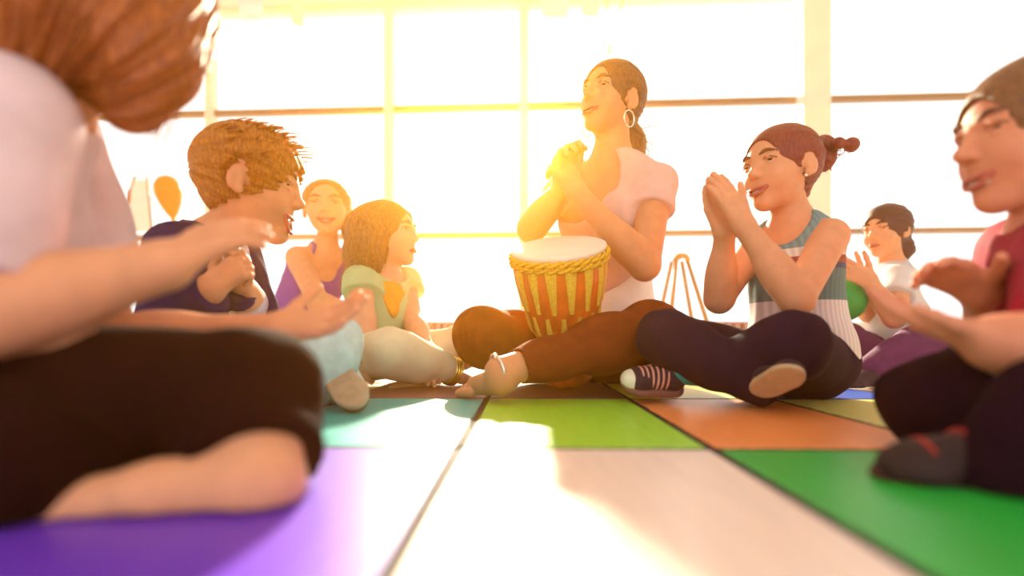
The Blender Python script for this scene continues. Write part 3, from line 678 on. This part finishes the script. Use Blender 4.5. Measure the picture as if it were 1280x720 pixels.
# ================================================================== girl with the bun
def bun_girl():
    p = Person(P(1000, 498, 1.13)*V(1, 1, 0), 'girl with high bun and striped tank top clapping, sitting on yellow and blue squares')
    rs, ls = P(948, 303, 1.24), P(1038, 295, 1.09); pel = P(1000, 458, 1.17); chest = P(992, 352, 1.17); neck = P(993, 279, 1.17)
    pel[2] = .085
    p.torso(pel, chest, neck, rs, ls, .092, .07, .112)
    p.head(P(975, 213, 1.15), (-.93, -.36, .02), (-.02, .0, 1), .196, neck+V(0, 0, -.02), .037, 'smile', .9, wide=1.06)
    le, lw = P(996, 374, .99), P(931, 284, 1.02); re, rw = P(899, 374, 1.15), P(906, 292, 1.08)
    p.arm(ls, le, lw, (.036, .031, .022), 'l'); p.arm(rs, re, rw, (.034, .030, .021), 'r')
    p.hand(lw, P(898, 225, 1.04)-lw, V(-.35, .8, -.25), .130, -1, (.06, .10, .08), thumb=(.45, .8, .0), tcurl=.1)
    p.hand(rw, P(886, 236, 1.10)-rw, V(.35, -.8, .2), .130, 1, (.10, .14, .1), thumb=(.45, .8, .0), tcurl=.1)
    lh, rh = P(1024, 456, 1.13), P(972, 456, 1.22); lk, rk = P(988, 432, .95), P(832, 422, 1.055)
    la, ra = P(897, 464, 1.045), P(948, 482, .985)
    p.leg(lh, lk, la, (.064, .054, .048, .034), 'l'); p.leg(rh, rk, ra, (.060, .048, .046, .034), 'r')
    root = p.finish(.0045); T = p.TM
    p.face_parts(root, mat('girl_brow', (.20, .07, .03), .6))
    b = p.base[2]
    z = lambda y: CAMH+(HOR-y)/FPX*1.1
    tank = bands_mat('striped_tank', [(0, (.80, .72, .76)), (z(376), (.14, .24, .26)), (z(338), (.08, .10, .20)), (z(331), (.42, .10, .07)), (z(322), (.82, .74, .70)), (z(311), (.20, .33, .36))], stripe=('X', 30, .25))
    def straps(G):
        pass
    cuts = [lambda G: G.plane(pel-T[:, 2]*.02, -T[:, 2]), lambda G: G.ell(neck+T[:, 1]*.06-T[:, 2]*.0, (.056, .10, .055), T, .01, op='sub'), lambda G: G.ell(neck+T[:, 2]*.03, (.045, .06, .05), T, .01, op='sub')]
    for s_, e_, q_ in ((ls, le, -1), (rs, re, 1)):
        cuts.append(lambda G, s_=s_, e_=e_, q_=q_: G.cap(np.array(s_)+q_*.022*T[:, 0]+V(0, 0, .02), np.array(s_)*.6+np.array(e_)*.4+q_*.012*T[:, 0], .036, .034, .01, op='sub'))
    p.garment('tank_top', tank, ('torso', 'pelvis'), .007, .004, cuts, None, .002, 55, seed=8)
    p.garment('leggings', mat('navy_leggings', (.020, .006, .026), .8, .2, 30, .1, spec=.06), ('pelvis', 'thighl', 'thighr', 'shinl', 'shinr'), .006, .0045, [], None, .0022, 60, seed=2)
    sock = mat('teal_sock', (.01, .34, .30), .8, .1, 60, .3); p_an = P(843, 456, 1.05); s = Solid(); s.cap(la, p_an+V(.008, 0, -.012), .034, .028, .01); s.build('sock', sock, root, None, .003)
    shoeM = mat('dark_canvas', (.035, .015, .03), .7, .2, 60, .3); soleM = mat('sole_tan', (.62, .42, .24), .7, .12, 40, .2); st = mat('coral_stripe', (.85, .36, .28), .6); pale = mat('toe_cream', (.85, .78, .60), .5)
    shoe(p, p_an, V(-1, -.14, .06), V(0, -.40, .9), .182, shoeM, mat('sole_brown', (.25, .10, .08), .6), 'shoe', (st, 7), toe_mat=pale, ls=.78)['label'] = 'dark canvas shoe with coral stripes and cream toe'
    sc, sF, sU = P(968, 478, .895), nrm(V(.25, -.86, .45)), nrm(V(.45, .52, .72))
    shoe(p, sc-sF*.027+sU*.036, sF, sU, .125, shoeM, soleM, 'shoe')['label'] = 'shoe turned so its tan sole faces forward'
    hm = hair_mat('auburn_hair', (.17, .020, .018), (.38, .055, .035))
    def ex(G, X, H, M):
        G.chain([X(0, -.42, .18), X(0, -.52, .24), X(0, -.60, .30)], [.020, .016, .018], .012)
    h = p.hair('hair', hm, .022, (0, .46, -.22, .30, .40, .53), -.24, True, ex, None, .007, 26)
    r_ = np.random.default_rng(3); G = Solid(); c = p.X(0, -.74, .30)
    for i in range(16): G.ell(c+r_.normal(size=3)*V(.016, .016, .015), r_.uniform(.012, .020), None, .010)
    bun = G.build('bun', hm, root, None, .0022); items = []
    for i in range(46):
        v = nrm(r_.normal(size=3)); items.append(([c+v*.016, c+v*.028+r_.normal(size=3)*.008, c+v*.032+r_.normal(size=3)*.016], .0012))
    p.strands('strands', hm, items, bun)
    e = p.X(-.335, .03, -.165); MB().ball(e, .0035).build('earring', EARRING, root)
bun_girl()
# ================================================================== girl in the green blouse
def green_girl():
    p = Person(P(465, 478, 1.5)*V(1, 1, 0), 'small girl in pale green blouse with loose hair looking towards the drum', skin=SKIN_PALE)
    rs, ls = P(451, 353, 1.42), P(508, 354, 1.58); pel = P(465, 448, 1.52); pel[2] = .085; chest = P(476, 392, 1.51); neck = P(482, 343, 1.50)
    p.torso(pel, chest, neck, rs, ls, .078, .065, .095)
    p.head(P(487, 294, 1.49), (.93, -.14, .10), (-.02, 0, 1), .19, neck+V(0, 0, -.02), .034, 'calm', .85, wide=1.1)
    re, rw = P(454, 402, 1.38), P(455, 432, 1.36); le, lw = P(516, 400, 1.50), P(535, 436, 1.38)
    p.arm(rs, re, rw, (.035, .030, .022), 'r'); p.arm(ls, le, lw, (.031, .027, .020), 'l')
    p.hand(rw, V(.1, -.3, -.9), V(1, 0, 0), .11, 1, (.2, .2, .2))
    p.hand(lw, P(547, 468, 1.33)-lw, V(-.2, .6, -.6), .115, -1, (.3, .35, .3), .10)
    rh, lh = P(447, 446, 1.45), P(488, 446, 1.56); rk, lk = P(490, 441, 1.28), P(580, 432, 1.50); ra, la = P(560, 462, 1.39), P(530, 466, 1.42)
    p.leg(rh, rk, ra, (.056, .052, .048, .030), 'r'); p.leg(lh, lk, la, (.056, .050, .046, .034), 'l')
    p.foot(P(566, 462, 1.40), V(.5, .6, -.1), V(-.1, -.5, .8), .13); p.foot(P(520, 468, 1.40), V(-.5, -.6, -.1), V(0, -.1, 1), .14)
    root = p.finish(.005); T = p.TM; p.face_parts(root, mat('fair_brow', (.30, .13, .04), .6))
    green = mat('pale_green_cotton', (.58, .78, .44), .8, .06, 30, .15, 70, trans=.2)
    def sl(G):
        for s_, e_ in ((ls, le), (rs, re)): G.cap(np.array(s_), np.array(s_)+.20*(np.array(e_)-np.array(s_)), .042, .045, .02, 'x', flat=True)
    p.garment('blouse', green, ('torso', 'pelvis'), .008, .0045, [lambda G: G.plane(pel-T[:, 2]*.0, -T[:, 2]), lambda G: G.ell(neck+T[:, 2]*.02+T[:, 1]*.02, (.05, .06, .045), T, .01, op='sub')], sl, .003, 60, seed=6)
    p.garment('sash', mat('olive_sash', (.36, .40, .20), .8), ('torso', 'pelvis'), .0105, .0045, [lambda G: G.plane(chest-T[:, 2]*.045, T[:, 2]), lambda G: G.plane(chest-T[:, 2]*.056, -T[:, 2])], None, .001, label='olive waist seam')
    def bib(G): G.cap(chest-T[:, 0]*.0+T[:, 1]*.0, chest, .001, .001)
    p.garment('collar_scarf', mat('orange_scarf', (.85, .42, .06), .8, .1), ('torso',), .013, .004, [lambda G: G.ell(chest+T[:, 1]*.07+T[:, 0]*.035+T[:, 2]*.045, (.06, .07, .06), T, .005, op='int'), lambda G: G.plane(chest+T[:, 0]*.03-T[:, 2]*.005, -T[:, 2]*.5+T[:, 0]*.85), lambda G: G.plane(chest+T[:, 0]*.03-T[:, 2]*.005, -T[:, 2]*.5-T[:, 0]*.85)], None, .003, 80, label='orange scarf over the chest')
    p.garment('trousers', mat('khaki_trousers', (.74, .68, .48), .8, .07, 25, .25, 60), ('pelvis', 'thighl', 'thighr', 'shinl', 'shinr'), .008, .005, [], None, .004, 50, seed=9)
    d = nrm(ra-rk); b1 = nrm(np.cross(d, V(0, 0, 1))); b2 = np.cross(d, b1)
    for k in range(3): MB().tube([ra+d*(.004+.008*k)+.0375*(math.cos(w)*b1+math.sin(w)*b2) for w in np.linspace(0, 2*math.pi, 24, endpoint=False)], .0045, 6, True).build('bracelet', GOLD, root)
    hm = hair_mat('light_brown_hair', (.26, .11, .025), (.50, .25, .07))
    def ex(G, X, H, M):
        for q in (-1, 1): G.chain([X(q*.25, -.22, .1), X(q*.31, -.25, -.25), X(q*.30, -.27, -.55)], [.055, .05, .032], .03)
        G.chain([X(0, -.36, .1), X(0, -.40, -.25), X(0, -.38, -.58)], [.06, .06, .04], .03)
    h = p.hair('hair', hm, .035, (0, .45, -.20, .33, .40, .50), -.62, False, ex, None, .016, 22, pull=(0, -.3, -1))
    r_ = np.random.default_rng(9); items = []
    for i in range(70):
        a = r_.uniform(1.7, 4.6); c, s_ = math.sin(a), math.cos(a); k = r_.uniform(.94, 1.05)
        items.append(([p.X(c*.2*k, s_*.25, .47), p.X(c*.36*k, -.05+s_*.40*k, .2), p.X(c*.37*k, -.1+s_*.38*k, -.2), p.X(c*.34*k, -.12+s_*.33*k, -.62+r_.uniform(-.06, .06))], .0018))
    p.strands('strands', hm, items, h)
green_girl()
# ================================================================== girl in the purple top
def purple_girl():
    P = lambda x, y, d: P0(x, y, d*1.06)
    p = Person(P(385, 470, 1.8)*V(1, 1, 0), 'smiling girl in purple tank top sitting behind the others, facing forward')
    rs, ls = P(372, 322, 1.78), P(440, 330, 1.92); pel = P(372, 455, 1.85); pel[2] = .085; chest = P(385, 372, 1.85); neck = P(408, 312, 1.84)
    p.torso(pel, chest, neck, rs, ls, .105, .078, .115)
    p.head(P(409, 261, 1.80), (.24, -.96, .03), (-.05, 0, 1), .212, neck+V(0, 0, -.02), .038, 'smile', .8, wide=1.16)
    re, rw = P(398, 378, 1.66), P(440, 396, 1.62); le, lw = P(452, 400, 1.85), P(430, 425, 1.7)
    p.arm(rs, re, rw, (.042, .036, .026), 'r'); p.arm(ls, le, lw, (.038, .032, .023), 'l')
    p.hand(rw, V(.8, -.2, -.4), V(0, .2, -1), .12, 1); p.hand(lw, V(.5, -.3, -.6), V(0, -.2, -1), .12, -1)
    p.leg(P(350, 455, 1.82), P(395, 432, 1.55), P(450, 462, 1.62), (.068, .055, .05, .034), 'r'); p.leg(P(400, 455, 1.9), P(455, 440, 1.70), P(410, 465, 1.55), (.068, .055, .05, .034), 'l')
    p.foot(P(455, 464, 1.6), V(.8, -.5, 0), V(0, 0, 1), .16); p.foot(P(405, 468, 1.55), V(-.8, -.5, 0), V(0, 0, 1), .16)
    root = p.finish(.006); T = p.TM; p.face_parts(root, mat('blond_brow', (.34, .15, .05), .6))
    cuts = [lambda G: G.plane(pel, -T[:, 2]), lambda G: G.ell(neck+T[:, 1]*.07-T[:, 2]*.03, (.062, .09, .09), T, .01, op='sub'), lambda G: G.ell(neck+T[:, 2]*.03, (.05, .06, .05), T, .01, op='sub')]
    for s_, e_ in ((ls, le), (rs, re)): cuts.append(lambda G, s_=s_, e_=e_: G.cap(np.array(s_)+V(0, 0, .05), np.array(s_)*.6+np.array(e_)*.4, .046, .040, .01, op='sub'))
    p.garment('tank_top', mat('purple_cotton', (.26, .08, .36), .8, .08, 30, .2), ('torso', 'pelvis'), .008, .005, cuts, None, .003, 55, seed=1)
    p.garment('shorts', mat('dark_shorts', (.12, .05, .06), .8, .1), ('pelvis', 'thighl', 'thighr'), .008, .006, [], None, .003)
    hm = hair_mat('honey_hair', (.26, .11, .03), (.52, .27, .08))
    def ex(G, X, H, M): G.chain([X(-.22, -.32, -.12), X(-.36, -.12, -.42), X(-.40, .12, -.72), X(-.36, .2, -1.05), X(-.32, .2, -1.25)], [.03, .038, .036, .026, .008], .02)
    h = p.hair('hair', hm, .026, (0, .46, -.16, .30, .40, .56), -.24, True, ex, None, .010, 24)
    r_ = np.random.default_rng(5); items = []
    for i in range(40):
        o = r_.normal(size=3)*.014; items.append(([p.X(-.24, -.3, -.14), p.X(-.36, -.1, -.42)+o, p.X(-.40, .13, -.72)+o*1.6, p.X(-.34, .2, -1.25)+o*2.2], .0018))
    p.strands('strands', hm, items, h)
purple_girl()
# ================================================================== boy in the navy jacket
def boy():
    p = Person(P(240, 504, 1.06)*V(1, 1, 0), 'laughing boy in navy jacket and pale blue jeans, seen from the side', skin=SKIN)
    rs, ls = P(222, 318, 1.01), P(292, 322, 1.17); pel = P(232, 452, 1.12); pel[2] = .09; chest = P(258, 360, 1.10); neck = P(266, 294, 1.09)
    p.torso(pel, chest, neck, rs, ls, .098, .078, .112)
    p.head(P(317, 232, 1.06), (.93, .22, -.12), (.08, 0, 1), .220, neck+V(0, 0, -.02), .038, 'laugh', .95, wide=1.08)
    re, rw = P(222, 385, .94), P(262, 362, .93); le, lw = P(312, 385, 1.14), P(300, 352, 1.03)
    p.arm(rs, re, rw, (.037, .032, .023), 'r'); p.arm(ls, le, lw, (.036, .032, .023), 'l')
    p.hand(rw, P(292, 338, .95)-rw, V(.3, .9, .1), .12, 1, (.6, .9, .6)); p.hand(lw, P(296, 320, 1.0)-lw, V(-.2, -.9, 0), .12, -1, (.3, .5, .3))
    rh, lh = P(222, 452, 1.05), P(256, 452, 1.18); rk, lk = P(404, 446, 1.0), P(392, 432, 1.22); ra, la = P(372, 488, .97), P(428, 486, 1.06)
    p.leg(rh, rk, ra, (.066, .056, .05, .036), 'r'); p.leg(lh, lk, la, (.066, .052, .048, .034), 'l')
    root = p.finish(.005); T = p.TM; p.face_parts(root, mat('ginger_brow', (.35, .14, .05), .6))
    navy = mat('navy_jacket_cloth', (.025, .012, .085), .85, .15, 30, .2, 80, spec=.06)
    def sl(G):
        for s_, e_, w_ in ((ls, le, lw), (rs, re, rw)):
            G.cap(s_, e_, .046, .042, .02); G.cap(e_, np.array(e_)+.85*(np.array(w_)-np.array(e_)), .042, .034, .015, flat=True)
    front = chest+T[:, 1]*.085
    p.garment('jacket', navy, ('torso', 'pelvis'), .013, .005, [lambda G: G.plane(pel-T[:, 2]*.01, -T[:, 2]), lambda G: G.ell(neck+T[:, 2]*.04, (.055, .065, .055), T, .01, op='sub'),
              lambda G: G.cap(neck+T[:, 1]*.10+T[:, 2]*.02, pel+T[:, 1]*.14+T[:, 2]*.08,   .075, .03, .01, op='sub')], sl, .004, 45, seed=4)
    p.garment('shirt', mat('white_check_shirt', (.78, .70, .80), .8, .25, 60), ('torso', 'pelvis'), .006, .005, [lambda G: G.plane(pel+T[:, 2]*.0, -T[:, 2]), lambda G: G.ell(neck+T[:, 2]*.04, (.045, .055, .05), T, .01, op='sub')], None, .002, label='white checked shirt showing at the open jacket')
    p.garment('jeans', mat('pale_blue_denim', (.58, .75, .79), .8, .12, 40, .35, 50), ('pelvis', 'thighl', 'thighr', 'shinl', 'shinr'), .009, .005, [], None, .0045, 55, seed=7)
    for a_, e_, nm in ((lw, le, 'cuff'),):
        d = nrm(np.array(e_)-a_); s = Solid(); s.cap(np.array(a_)+d*.09, np.array(a_)+d*.12, .040, .042, .01, flat=True); s.build('cuff', mat('lilac_cuff', (.62, .52, .66), .8), root, None, .004)
    soleM = mat('sole_sand', (.52, .38, .26), .7, .15, 40, .3)
    shoe(p, P(425, 482, 1.00), V(.42, -.35, -.35), nrm(V(-.55, .8, .15)), .15, mat('brown_suede', (.20, .09, .05), .8), soleM)['label'] = 'brown shoe turned with its sand sole showing'
    shoe(p, P(350, 475, .96), V(-.9, -.4, 0), V(0, -.15, 1), .16, mat('brown_suede2', (.20, .09, .05), .8), soleM)
    hm = hair_mat('ginger_hair', (.34, .09, .005), (.70, .27, .025))
    h = p.hair('hair', hm, .06, (0, .47, -.26, .31, .40, .50), -.20, True, None, None, .022, 16)
    r_ = np.random.default_rng(2); items = []
    for i in range(260):
        a, t = r_.uniform(0, 6.283), r_.uniform(0, 1.0); e = math.acos(1-t*1.05); v = V(math.sin(e)*math.sin(a), math.sin(e)*math.cos(a), math.cos(e))
        if v[1] > .55 and v[2] < .45: continue
        c = V(0, -.06, .14); b_ = c+v*V(.385, .465, .40); f_ = V(r_.normal()*.03, .10+r_.normal()*.03, .02)
        items.append(([p.X(*b_), p.X(*(b_+v*.03+f_*.5)), p.X(*(b_+v*.035+f_*1.2))], .0022))
    p.strands('strands', hm, items, h)
boy()
# ================================================================== nearest child on the left
def near_left():
    p = Person(V(-.62, .58, 0), 'nearest child at left edge with orange hair, pale shirt and dark cropped trousers', skin=SKIN)
    rs, ls = P(0, 150, .50), P(62, 165, .74); pel = V(-.66, .60, .095); chest = P(-22, 300, .60); neck = P(45, 138, .61)
    p.torso(pel, chest, neck, rs, ls, .10, .078, .115)
    p.head(P(150, 30, .60), (.22, .92, -.30), (.2, .25, 1), .205, neck+V(0, 0, -.02), .04, 'smile')
    re, rw = P(-60, 402, .44), P(205, 332, .53); le, lw = P(140, 422, .72), P(345, 412, .69)
    p.arm(rs, re, rw, (.042, .037, .027), 'r'); p.arm(ls, le, lw, (.038, .031, .022), 'l')
    p.hand(rw, P(298, 282, .58)-rw, V(.2, .75, -.5), .125, 1, (.2, .25, .2), .05)
    p.hand(lw, P(440, 396, .70)-lw, V(-.1, -.62, .75), .125, -1, (.12, .2, .15), .14, thumb=(1.0, .3, .1), tcurl=.2)
    rh, lh = V(-.565, .545, .085), V(-.60, .70, .09); rk, lk = P(312, 500, .505), P(240, 470, .80)
    ra = P(60, 636, .40); mid = P(326, 604, .43)
    p.S.cap(rh, rk, .064, .058, .02, 'thighr'); p.S.ell(rk, .059, None, .02, 'thighr')
    p.S.cap(rk, mid, .048, .034, .02, 'shinr'); p.S.chain([mid, mid*.5+ra*.5, ra], [.032, .026, .018], .015, 'shinr')
    p.foot(ra, V(-.9, -.2, -.05), V(0, -.5, .85), .16)
    p.leg(lh, lk, P(120, 520, .66), (.062, .052, .046, .032), 'l')
    p.foot(P(120, 525, .66), V(-.8, -.4, 0), V(0, 0, 1), .15)
    root = p.finish(.005); T = p.TM; p.face_parts(root, mat('near_brow', (.3, .1, .03), .6))
    shirt = mat('pale_pink_jersey', (.84, .62, .68), .85, .08, 20, .2, 60, trans=.15)
    def sl(G):
        for s_, e_ in ((ls, le), (rs, re)): G.cap(np.array(s_), np.array(s_)+.78*(np.array(e_)-np.array(s_)), .050, .052, .02, 'x', flat=True)
    p.garment('shirt', shirt, ('torso', 'pelvis'), .012, .005, [lambda G: G.plane(pel-T[:, 2]*.03, -T[:, 2]), lambda G: G.ell(neck+T[:, 2]*.03+T[:, 1]*.01, (.052, .06, .045), T, .01, op='sub')], sl, .004, 45, seed=11)
    p.garment('trousers', mat('black_cherry_trousers', (.012, .0015, .003), .9, .2, 30, .15, spec=.04), ('pelvis', 'thighl', 'thighr'), .007, .005, [], lambda G: G.cap(lk, np.array(lk)*.4+P(120, 520, .66)*.6, .052, .04, .02, flat=True) and G.cap(rh, P(28, 600, .41), .06, .054, .03) and G.cap(rk, np.array(rk)*.3+mid*.7, .054, .048, .02, flat=True), .003, 45, seed=12)
    hm = hair_mat('copper_hair', (.26, .05, .008), (.56, .15, .025))
    def ex(G, X, H, M):
        for q in (-1, 1): G.chain([X(q*.28, -.1, .1), X(q*.33, -.05, -.25), X(q*.31, .04, -.52)], [.06, .055, .03], .03)
        G.chain([X(0, -.38, .05), X(0, -.40, -.25), X(0, -.34, -.5)], [.06, .055, .03], .03)
    h = p.hair('hair', hm, .10, (0, .50, -.24, .25, .34, .40), -.62, False, ex, None, .021, 26, pull=(0, -.2, -1))
    r_ = np.random.default_rng(12); items = []
    for i in range(170):
        a = r_.uniform(.8, 5.5); c, s_ = math.sin(a), math.cos(a); k = r_.uniform(.95, 1.12)
        items.append(([p.X(c*.15, s_*.2, .53), p.X(c*.40*k, -.03+s_*.45*k, .22), p.X(c*.42*k, -.06+s_*.44*k, -.15), p.X(c*.42*k, -.05+s_*.42*k, -.56+r_.uniform(-.1, .1))], .0022))
    p.strands('strands', hm, items, h)
near_left()
# ================================================================== nearest child on the right
def near_right():
    p = Person(V(.74, .68, 0), 'nearest child at right edge in crimson shirt and dark trousers, seen from the side', skin=SKIN_RED)
    ls, rs = P(1335, 322, .62), P(1275, 318, .80); pel = V(.76, .68, .095); chest = P(1335, 400, .70); neck = P(1318, 288, .70)
    p.torso(pel, chest, neck, rs, ls, .098, .076, .112)
    p.head(P(1292, 172, .69), (-.98, .12, .0), (0, 0, 1), .205, neck+V(0, 0, -.02), .04, 'smile')
    le, lw = P(1370, 445, .52), P(1240, 428, .56); re, rw = P(1262, 418, .80), P(1225, 362, .70)
    p.arm(ls, le, lw, (.040, .036, .026), 'l'); p.arm(rs, re, rw, (.040, .036, .026), 'r')
    p.hand(lw, P(1150, 402, .60)-lw, V(-.2, .1, .95), .125, -1, (.15, .2, .15), .08); p.hand(rw, P(1165, 332, .68)-rw, V(.1, -.3, -.9), .125, 1, (.2, .25, .2))
    lh, rh = V(.76, .60, .085), V(.72, .74, .09); lk, rk = P(1355, 535, .47), P(1200, 512, .62)
    la = P(1300, 570, .47)
    p.leg(lh, lk, la, (.062, .056, .05, .04), 'l'); p.leg(rh, rk, P(1290, 540, .56), (.062, .054, .05, .036), 'r')
    root = p.finish(.005); T = p.TM; p.face_parts(root, mat('dark_brow', (.2, .08, .05), .6))
    crim = mat('crimson_cotton', (.36, .015, .05), .8, .12, 25, .2)
    def sl(G):
        for s_, e_ in ((ls, le), (rs, re)): G.cap(np.array(s_), np.array(s_)+.55*(np.array(e_)-np.array(s_)), .047, .049, .02, 'x', flat=True)
    p.garment('shirt', crim, ('torso', 'pelvis'), .010, .005, [lambda G: G.plane(pel-T[:, 2]*.03, -T[:, 2]), lambda G: G.ell(neck+T[:, 2]*.03, (.05, .06, .045), T, .01, op='sub')], sl, .004, 45, seed=21)
    p.garment('trousers', mat('ink_trousers', (.012, .002, .010), .9, .2, 30, .15, spec=.04), ('pelvis', 'thighl', 'thighr', 'shinl', 'shinr'), .008, .005, [], None, .003, 45, seed=22)
    shoe(p, P(1275, 534, .475), V(-1, .1, -.05), V(0, -.25, .95), .17, mat('black_shoe', (.03, .012, .015), .6), mat('dark_sole', (.08, .02, .02), .6), 'shoe', (mat('red_stripe', (.5, .03, .02), .5), 3))
    hm = hair_mat('ash_brown_hair', (.16, .055, .02), (.36, .15, .06))
    h = p.hair('hair', hm, .04, (0, .47, -.22, .29, .40, .50), -.26, False, None, None, .015, 20)
near_right()
# ================================================================== child far right
def far_child():
    p = Person(P(1120, 470, 1.72)*V(1, 1, 0), 'dark-haired child in white shirt and purple trousers sitting far behind the bun girl')
    ls, rs = P(1125, 348, 1.64), P(1098, 350, 1.82); pel = P(1125, 450, 1.74); pel[2] = .085; chest = P(1120, 392, 1.73); neck = P(1115, 334, 1.73)
    p.torso(pel, chest, neck, rs, ls, .088, .07, .105)
    p.head(P(1107, 290, 1.70), (-.9, -.40, 0), (0, 0, 1), .175, neck+V(0, 0, -.02), .034, 'calm')
    le, lw = P(1118, 398, 1.55), P(1088, 352, 1.52); re, rw = P(1085, 392, 1.75), P(1078, 350, 1.62)
    p.arm(ls, le, lw, (.033, .028, .02), 'l'); p.arm(rs, re, rw, (.033, .028, .02), 'r')
    p.hand(lw, V(-.8, .1, .5), V(.3, .8, .3), .115, -1, (.1, .2, .1)); p.hand(rw, V(-.8, -.1, .5), V(.2, -.9, .2), .115, 1, (.1, .2, .1))
    lh, rh = P(1140, 450, 1.68), P(1112, 450, 1.80); lk, rk = P(1150, 436, 1.46), P(1052, 428, 1.62); la, ra = P(1090, 462, 1.42), P(1120, 464, 1.55)
    p.leg(lh, lk, la, (.064, .054, .048, .034), 'l'); p.leg(rh, rk, ra, (.062, .052, .048, .034), 'r')
    root = p.finish(.006); T = p.TM; p.face_parts(root, mat('far_brow', (.08, .03, .03), .6))
    def sl(G):
        for s_, e_ in ((ls, le), (rs, re)): G.cap(np.array(s_), np.array(s_)+.45*(np.array(e_)-np.array(s_)), .040, .042, .02, 'x', flat=True)
    p.garment('shirt', mat('white_cotton', (.85, .80, .82), .8, .04, trans=.3), ('torso', 'pelvis'), .008, .006, [lambda G: G.plane(pel, -T[:, 2])], sl, .003, 50, seed=31)
    p.garment('trousers', mat('plum_trousers', (.12, .018, .09), .75, .15, 30, .15), ('pelvis', 'thighl', 'thighr', 'shinl', 'shinr'), .008, .006, [], None, .003, 50, seed=32)
    shoe(p, P(1085, 464, 1.40), V(-.85, -.5, 0), V(0, -.1, 1), .16, mat('dark_shoe', (.04, .015, .03), .6), mat('shoe_sole', (.55, .35, .2), .7))
    hm = hair_mat('black_plum_hair', (.05, .008, .02), (.10, .02, .035))
    def ex(G, X, H, M): G.chain([X(0, -.4, .0), X(0, -.5, -.3), X(0, -.42, -.6)], [.03, .034, .012], .02)
    p.hair('hair', hm, .04, (0, .47, -.22, .28, .36, .46), -.25, False, ex, None, .012, 20)
    c = P(1053, 375, 1.60)
    b = MB().ball(c, .068, None, 28, 18).build('ball', mat('green_rubber', (.03, .30, .06), .35, .1, 15), None, c-V(0, 0, .068)); tag(b, 'green ball resting on the knee of the far child', 'ball')
far_child()
